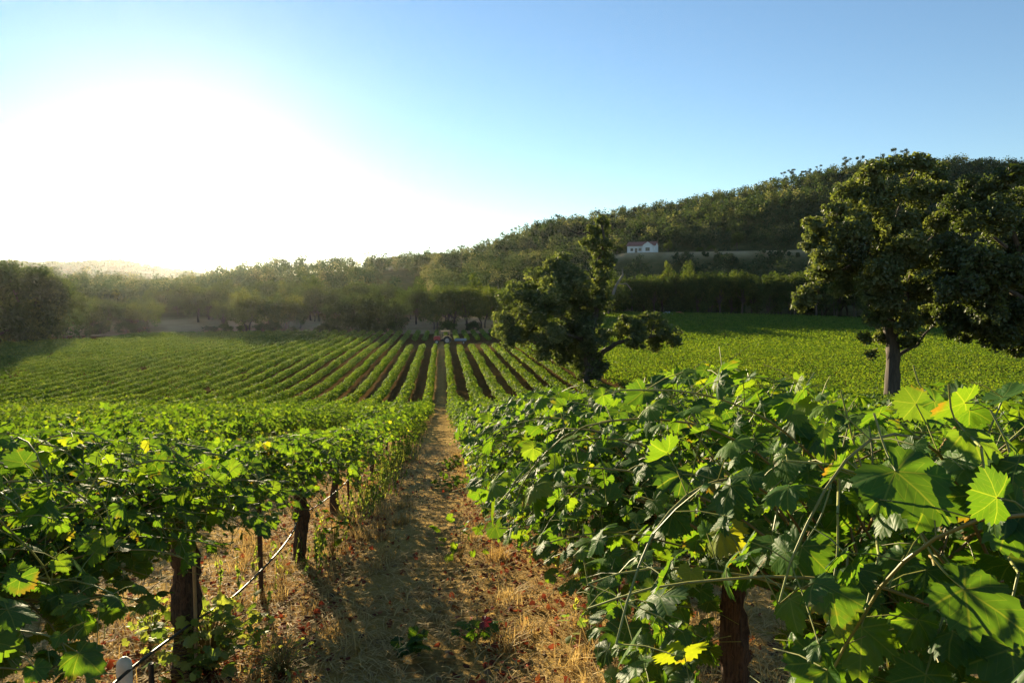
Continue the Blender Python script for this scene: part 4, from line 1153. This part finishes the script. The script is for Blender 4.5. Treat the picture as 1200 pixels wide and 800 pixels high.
# ------------------------------------------------------------------ ground cover near the track
def ground_cover():
    r = np.random.default_rng(77)
    def spots(n, x0, x1, y0, y1, pw=2.0):
        t = r.random(n) ** pw
        return r.uniform(x0, x1, n), y0 + (y1 - y0) * t
    # lying straw
    n = 75000
    x, y = spots(n, -3.6, 3.4, 2.6, 26)
    keep = r.random(n) < np.clip(.25 + 1.3 * vnoise(x * 1.4, y * 1.4, 5) - .35 * np.exp(-((x - .0) / .3) ** 2), .08, 1)
    x, y = x[keep], y[keep]; n = len(x)
    a = r.uniform(0, 2 * np.pi, n); L = r.uniform(.05, .17, n)
    d = np.stack([np.cos(a), np.sin(a), r.normal(0, .16, n)], -1)
    wv = np.stack([-np.sin(a), np.cos(a), np.zeros(n)], -1) * (r.uniform(.0016, .0036, n) * (1 + .08 * y))[:, None]
    z = zg(x, y) + r.uniform(.0, .035, n) + .01 + fbm(x * 3, y * 3, 31, 4) * .07
    p0 = np.stack([x, y, z], -1); p1 = p0 + d * L[:, None] * .5 + np.array((0, 0, .012)); p2 = p0 + d * L[:, None] + (r.normal(0, .012, (n, 3)))
    V = np.stack([p0 - wv, p0 + wv, p1 - wv, p1 + wv, p2 - wv * .4, p2 + wv * .4], 1).reshape(-1, 3)
    o = (np.arange(n) * 6)[:, None]
    F = np.concatenate([o + np.array([0, 1, 3, 2]), o + np.array([2, 3, 5, 4])])
    mb = MB(); mb.add(V, F, np.repeat(np.clip(r.normal(.58, .24, n), 0, 1), 6))
    # upright tufts of dry grass
    tx, ty = spots(420, -2.6, 3.0, 2.8, 22, 1.4)
    ok = np.abs(tx + .1) > .45; tx, ty = tx[ok], ty[ok]
    per = 42; n = len(tx) * per
    x = np.repeat(tx, per) + r.normal(0, .05, n); y = np.repeat(ty, per) + r.normal(0, .05, n)
    a = r.uniform(0, 2 * np.pi, n); H = r.uniform(.05, .19, n) * np.repeat(r.uniform(.6, 1.4, len(tx)), per); lean = r.uniform(.1, .9, n)
    p0 = np.stack([x, y, zg(x, y) + fbm(x * 3, y * 3, 31, 4) * .07 - .01], -1)
    dv = np.stack([np.cos(a) * lean, np.sin(a) * lean, np.ones(n)], -1)
    p1 = p0 + dv * H[:, None] * .55; p2 = p0 + dv * H[:, None] * np.array((1.5, 1.5, .9))
    wv = np.stack([-np.sin(a), np.cos(a), 0 * a], -1) * .0022 * (1 + .08 * np.repeat(ty, per))[:, None]
    V = np.stack([p0 - wv, p0 + wv, p1 - wv, p1 + wv, p2 - wv * .3, p2 + wv * .3], 1).reshape(-1, 3)
    o = (np.arange(n) * 6)[:, None]
    F = np.concatenate([o + np.array([0, 1, 3, 2]), o + np.array([2, 3, 5, 4])])
    mb.add(V, F, np.repeat(np.clip(np.repeat(r.normal(.6, .2, len(tx)), per) + r.normal(0, .1, n), 0, 1), 6))
    o = mb.obj('dry_grass', M['drygrass']); tag(o, 'dry straw and cut grass strewn over the dirt track', 'dry grass', kind='stuff')
    # leaf litter under the rows
    n = 30000
    x, y = spots(n, -3.0, 3.2, 2.6, 20, 1.7)
    drow = np.minimum(np.abs(x - ROWS_L), np.abs(x - ROWS_R + .15))
    keep = r.random(n) < np.where(x < 0, .55, 1) * sstep(1.25, .35, drow) * np.clip(.1 + 1.7 * vnoise(x * 1.3, y * 1.3, 8) ** 1.4, 0, 1) + .03
    x, y = x[keep], y[keep]; n = len(x)
    P = np.stack([x, y, zg(x, y) + fbm(x * 3, y * 3, 31, 4) * .07 + r.uniform(.004, .04, n)], -1)
    N = norm(np.array((0, 0, 1.0)) + r.normal(0, .55, (n, 3))); mb = MB()
    batch(mb, LEAF_C, P, rand_dir(r, n), N, r.uniform(.014, .045, n), np.clip(r.normal(.45, .26, n), 0, 1), r.uniform(-4, 4, n))
    o = mb.obj('fallen_leaves', M['litter']); tag(o, 'red and brown fallen leaves under the vine rows', 'fallen leaves', kind='stuff')
    # stones and clods
    n = 900; x, y = spots(n, -2.8, 2.8, 2.7, 16)
    mb = MB(); ico = np.array([(0, 0, 1), (.9, 0, .1), (.2, .9, .2), (-.8, .5, 0), (-.7, -.6, .15), (.3, -.9, 0)]); IF = np.array([(0, 1, 2), (0, 2, 3), (0, 3, 4), (0, 4, 5), (0, 5, 1)])
    batch(mb, (ico, IF, None), np.stack([x, y, zg(x, y) + fbm(x * 3, y * 3, 31, 4) * .07 - .003], -1), rand_dir(r, n), np.tile((0., 0, 1), (n, 1)) + r.normal(0, .2, (n, 3)), r.uniform(.008, .032, n), .5, r.uniform(.4, .9, n))
    o = mb.obj('soil_clods', plain('dry_clod', (.24, .165, .095), .95, var=.6, scale=20), smooth=False); tag(o, 'small dry clods of earth on the dirt track', 'clods', kind='stuff')
    # tall thin weeds along the row feet
    mb = MB(); sx = []; sy = []
    for (cx, sd, y0, y1, cnt) in ((-1.35, .16, 6.5, 12, 60), (-1.2, .16, 10, 22, 300), (-1.15, .15, 20, 42, 260), (1.05, .15, 9, 40, 260), (-1.6, .3, 4.5, 7.5, 26), (1.15, .25, 3.6, 8, 14)):
        sx.append(r.normal(cx, sd, cnt)); sy.append(r.uniform(y0, y1, cnt))
    sx = np.concatenate(sx); sy = np.concatenate(sy)
    for a, b in zip(sx, sy):
        h = r.uniform(.2, .5); z0 = zs(a, b) - .02; ln = r.normal(0, .09, 2)
        pts = spline([(a, b, z0), (a + ln[0] * .4, b + ln[1] * .4, z0 + h * .5), (a + ln[0], b + ln[1], z0 + h)], 6); t = r.uniform(.25, 1)
        tube(mb, pts, np.linspace(.003, .0015, 6) * (1 + .05 * b), 3, tint=t, cap=False)
        m = int(h * 34); f = r.uniform(.1, 1, m); P = pts[0] + (pts[-1] - pts[0]) * f[:, None]
        batch(mb, LEAF_O, P, norm(r.normal(0, .5, (m, 3)) + (0, 0, .8)), rand_dir(r, m), r.uniform(.012, .034, m) * (1 + .02 * b), np.clip(t + r.normal(0, .12, m), 0, 1))
    o = mb.obj('tall_weeds', M['weed']); tag(o, 'thin upright green weeds along the feet of the vine rows', 'weeds', kind='stuff')
ground_cover()

# single weeds near the camera
def weed(px, py, d, n, size, hgt, spread, label, tmpl=LEAF_B, mats=None, tint=.55, name='weed_plant', red=0):
    r = np.random.default_rng(int(px * 7 + py))
    b = at_depth(px, py, d); x, y = b[0], b[1]; z = zs(x, y)
    root = empty(name, (x, y, z), label, 'weed')
    st = MB(); fl = MB(); rl = MB()
    for k in range(n):
        a = r.uniform(0, 6.28); h = hgt * r.uniform(.25, 1); rr = spread * r.uniform(.15, 1)
        e = np.array((math.cos(a) * rr, math.sin(a) * rr, h)); mid = e * np.array((.4, .4, .75))
        tube(st, spline([(0, 0, -.02), mid, e], 6), np.linspace(.003, .0015, 6), 4, tint=.6, cap=False)
        nn = norm(np.array((0, 0, .8)) + r.normal(0, .45, 3)); tt = norm(np.array((math.cos(a), math.sin(a), -.3)))
        tgt = rl if k < red else fl
        batch(tgt, tmpl, e[None], tt[None], nn[None], np.array([size * r.uniform(.6, 1.2)]), np.array([np.clip(r.normal(tint, .15), 0, 1)]), np.array([r.uniform(.5, 1.8)]))
    st.obj('stem', M['cane'], root); fl.obj('foliage', mats or M['weed'], root)
    if red: rl.obj('red_leaf', M['redleaf'], root)
weed(246, 775, 4.4, 210, .05, .42, .38, 'bushy bright green weed at the foot of the thick orange barked trunk', tint=.62)
weed(175, 720, 5.0, 60, .038, .32, .22, 'sparse pale weed behind the white capped standpipe', tint=.75)
weed(490, 765, 4.6, 9, .085, .12, .16, 'small plant of dark green lobed leaves lying in the track shade', mats=M['leaf_near'], tint=.2, tmpl=LEAF_A)
weed(558, 752, 4.7, 12, .065, .17, .15, 'low plant with dark green and crimson leaves right of the wheel rut', mats=M['leaf_near'], tint=.25, tmpl=LEAF_A, red=2)
weed(540, 640, 7.2, 16, .085, .42, .30, 'sprawling vine sucker rising at the right edge of the track', mats=M['leaf_near'], tint=.6, tmpl=LEAF_A)
weed(530, 520, 17, 40, .08, .28, .45, 'patch of low green weeds in the middle of the track far down', mats=M['leaf_far'], tint=.3)
weed(528, 545, 13.2, 36, .075, .22, .4, 'patch of low green weeds on the track nearest the hanging canes', mats=M['leaf_far'], tint=.3)
weed(390, 640, 7.6, 14, .07, .5, .25, 'leafy sucker hanging beside the vine trunk behind the rusty stake', mats=M['leaf_near'], tint=.55, tmpl=LEAF_A)
weed(330, 790, 4.3, 90, .022, .2, .26, 'fine leaved olive weed by the bottom edge left of the track', tmpl=LEAF_O, tint=.8)
weed(690, 690, 4.6, 14, .06, .25, .2, 'small light green weed under the sprawling right vines', tint=.7)

# ------------------------------------------------------------------ trellis hardware
def hardware():
    r = np.random.default_rng(5)
    for px, d, lab in ((305, 6.0, 'thin rusty steel stake nearest the camera in the left row'), (407, 11.7, 'thin rusty steel stake among the farther trunks of the left row')):
        x = (px - 517) / 800 * d; z = zs(x, d); mb = MB()
        # T-section post
        box(mb, (0, 0, .55), (.04, .007, 1.4)); box(mb, (0, .0205, .55), (.007, .034, 1.4))
        for q in range(10): box(mb, (0, -.0075, .1 + q * .11), (.014, .008, .02))
        o = mb.obj('steel_stake', M['steel'], None, (x, d, z), smooth=False); tag(o, lab, 'stake', 'stakes of the left row')
    # thin stake tied to the thick trunk
    x = -1.55; d = 4.3; mb = MB(); tube(mb, [(0, 0, -.1), (.01, 0, .5), (.012, 0, 1.0)], .011, 8)
    o = mb.obj('vine_stake', plain('pale_bamboo', (.34, .24, .12), .6, var=.5, scale=9), None, (x, d, zs(x, d))); tag(o, 'slim pale cane stake tied against the thick left trunk', 'stake')
    # drip hose
    P = []
    for y, h in ((2.2, .42), (2.9, .40), (3.5, .40), (4.35, .37), (5.0, .34), (6.0, .40), (6.8, .44), (7.45, .5), (9, .42), (10.5, .5), (13.2, .5), (16, .45), (19, .5)):
        xx = -1.52 + .06 * math.sin(y * 1.3); P.append((xx, y, zs(-1.6, y) + h))
    mb = MB(); tube(mb, spline(P, 90), .0085, 8)
    o = mb.obj('drip_hose', M['hose'], None); tag(o, 'black drip hose slung along the left vine row', 'hose')
    # riser with emitters under it
    mb = MB()
    tube(mb, [(-1.53, 3.62, zs(-1.6, 3.62) - .05), (-1.53, 3.62, zs(-1.6, 3.62) + .38)], .014, 7)
    o = mb.obj('hose_peg', M['hose'], None); tag(o, 'short black peg holding up the drip hose by the standpipe', 'peg')
    # white capped standpipe
    b = at_depth(145, 770, 3.5); x, y = b[0] , b[1]; z = zs(x, y)
    r_ = empty('standpipe', (x, y, z), 'short standpipe with a rounded white cap under the drip hose', 'standpipe')
    mb = MB(); tube(mb, [(0, 0, -.1), (0, 0, .2), (0, 0, .33)], .031, 12); mb.obj('pipe', M['steel'], r_)
    mb = MB(); hs = [.30, .36, .42, .445, .46, .468]; tube(mb, [(0, 0, h) for h in hs], [.037, .037, .037, .033, .02, .006], 14); mb.obj('cap', M['whitecap'], r_)
    # wires
    for xr, lab in ((-1.58, 'galvanised trellis wire of the first row left of the track'), (1.3, 'galvanised trellis wire of the first row right of the track')):
        mb = MB(); ys = np.linspace(-2, 24, 40)
        tube(mb, [(xr, y, zs(xr, y) + 1.1 + .01 * math.sin(y * 2)) for y in ys], .0028, 5)
        o = mb.obj('trellis_wire', M['wire'], None); tag(o, lab, 'wire', 'trellis wires')
hardware()

# ------------------------------------------------------------------ tractor, trailer and cars
def wheel(parent, x, y, r, w_, name='wheel'):
    t = MB(); n = 20; th = np.arange(n) * 2 * np.pi / n
    prof = [(r * .55, -w_ / 2), (r * .92, -w_ / 2), (r, -w_ * .35), (r, w_ * .35), (r * .92, w_ / 2), (r * .55, w_ / 2)]
    V = np.array([(x + rr * math.cos(a), y + ww, r + rr * math.sin(a)) for rr, ww in prof for a in th])
    F = []
    for i in range(len(prof)):
        i2 = (i + 1) % len(prof)
        for j in range(n): F.append((i * n + j, i * n + (j + 1) % n, i2 * n + (j + 1) % n, i2 * n + j))
    t.add(V, F); o = t.obj(name, M['tyre'], parent)
    h = MB(); tube(h, [(x, y - w_ * .3, r), (x, y, r), (x, y + w_ * .3, r)], [r * .54, r * .58, r * .54], 14); h.obj('hub', M['hub'], o)
def vehicles():
    d = 187.0; x = (519 - 517) / 800 * d; z = zs(x, d)
    r = empty('tractor', (x, d, z), 'small red tractor with an ochre canopy crossing the end of the track', 'tractor'); r.scale = (1.35, 1.35, 1.35)
    mb = MB(); box(mb, (-1.25, 0, 1.15), (1.3, .75, .7)); box(mb, (-1.3, 0, 1.55), (1.1, .6, .14)); box(mb, (-1.93, 0, 1.1), (.1, .6, .5)); mb.obj('hood', M['red'], r, smooth=False)
    mb = MB(); box(mb, (-.3, 0, .8), (2.6, .5, .4)); box(mb, (.55, 0, 1.25), (.5, .55, .14)); box(mb, (.8, 0, 1.55), (.12, .55, .55)); mb.obj('chassis', M['tyre'], r, smooth=False)
    mb = MB(); box(mb, (.45, 0, 2.62), (1.9, 1.35, .14)); box(mb, (.45, 0, 2.72), (1.6, 1.1, .06)); mb.obj('canopy', M['ochre'], r, smooth=False)
    for sx in (-.4, 1.3):
        for sy in (-.6, .6):
            p = MB(); box(p, (sx, sy, 1.75), (.09, .09, 1.6)); p.obj('canopy_post', M['ochre'], r, smooth=False)
    for sy in (-.75, .75):
        wheel(r, .75, sy, .78, .42); wheel(r, -1.35, sy * .9, .48, .28)
        f = MB(); tube(f, [(.75 + .95 * math.cos(a), sy, .78 + .95 * math.sin(a)) for a in np.linspace(.4, 2.7, 9)], .07, 6); f.obj('mudguard', M['ochre'], r)
    p = MB(); tube(p, [(-1.2, .2, 1.5), (-1.2, .2, 2.3)], .05, 6); p.obj('exhaust_pipe', M['tyre'], r)
    p = MB(); tube(p, [(-.35, 0, 1.35), (-.1, 0, 1.75)], .03, 6); tube(p, [(-.1 + .05, .2 * math.cos(a), 1.75 + .2 * math.sin(a)) for a in np.linspace(0, 6.28, 12)], .025, 5); p.obj('steering_wheel', M['tyre'], r)
    x = (539 - 517) / 800 * d
    r = empty('trailer', (x, d, zs(x, d)), 'low blue grey trailer hitched behind the red tractor', 'trailer')
    mb = MB(); box(mb, (0, 0, .95), (3.2, 1.5, .1))
    for sy in (-.75, .75): box(mb, (0, sy, 1.2), (3.2, .06, .44))
    for sx in (-1.57, 1.57): box(mb, (sx, 0, 1.2), (.06, 1.44, .44))
    mb.obj('tray', M['bluegrey'], r, smooth=False)
    mb = MB(); box(mb, (-2.1, 0, .8), (1.3, .12, .12)); box(mb, (0, 0, .78), (3.0, .5, .18)); mb.obj('drawbar', M['tyre'], r, smooth=False)
    for sy in (-.72, .72): wheel(r, .8, sy, .4, .24); 
    for (px, rr, m, lab) in ((782, 300, 'palecar', 'small pale blue car parked at the foot of the dark hedge'), (795, 300, 'red', 'small red car parked beside the pale blue car')):
        dd = ray(px, 367); dd = dd / math.hypot(dd[0], dd[1]); x, y = dd[0] * rr, dd[1] * rr
        r = empty('parked_car', (x, y, zs(x, y)), lab, 'car', None, rz=.2)
        prof = np.array([(-2.1, .35), (-2.15, .75), (-1.9, .98), (-1.2, 1.02), (-.6, 1.46), (.9, 1.48), (1.6, 1.05), (2.05, .95), (2.12, .6), (2.1, .35)])
        n = len(prof); V = []
        for sy, s_ in ((-.82, 1), (-.7, 1), (.7, 1), (.82, 1)):
            for px2, pz in prof:
                V.append((px2, sy if pz < 1.1 else sy * .86, pz if abs(sy) < .8 else pz - .04))
        F = []
        for q in range(3):
            for j in range(n): F.append((q * n + j, q * n + (j + 1) % n, (q + 1) * n + (j + 1) % n, (q + 1) * n + j))
        mb = MB(); mb.add(V, F); mb.add(V[:n], [list(range(n))]); mb.add(V[3 * n:], [list(range(n))[::-1]]); mb.obj('body', M[m], r, smooth=False)
        for sy in (-1, 1):
            g = MB(); g.add([(-1.05, sy * .74, 1.06), (1.35, sy * .74, 1.06), (.85, sy * .665, 1.42), (-.55, sy * .665, 1.42), (-1.05, sy * .70, 1.06), (1.35, sy * .70, 1.06), (.85, sy * .62, 1.42), (-.55, sy * .62, 1.42)], [(0, 1, 2, 3), (7, 6, 5, 4), (0, 4, 5, 1), (1, 5, 6, 2), (2, 6, 7, 3), (3, 7, 4, 0)]); g.obj('side_window', M['glass'], r, smooth=False)
            for wx in (-1.35, 1.35): wheel(r, wx, sy * .76, .32, .2)
vehicles()
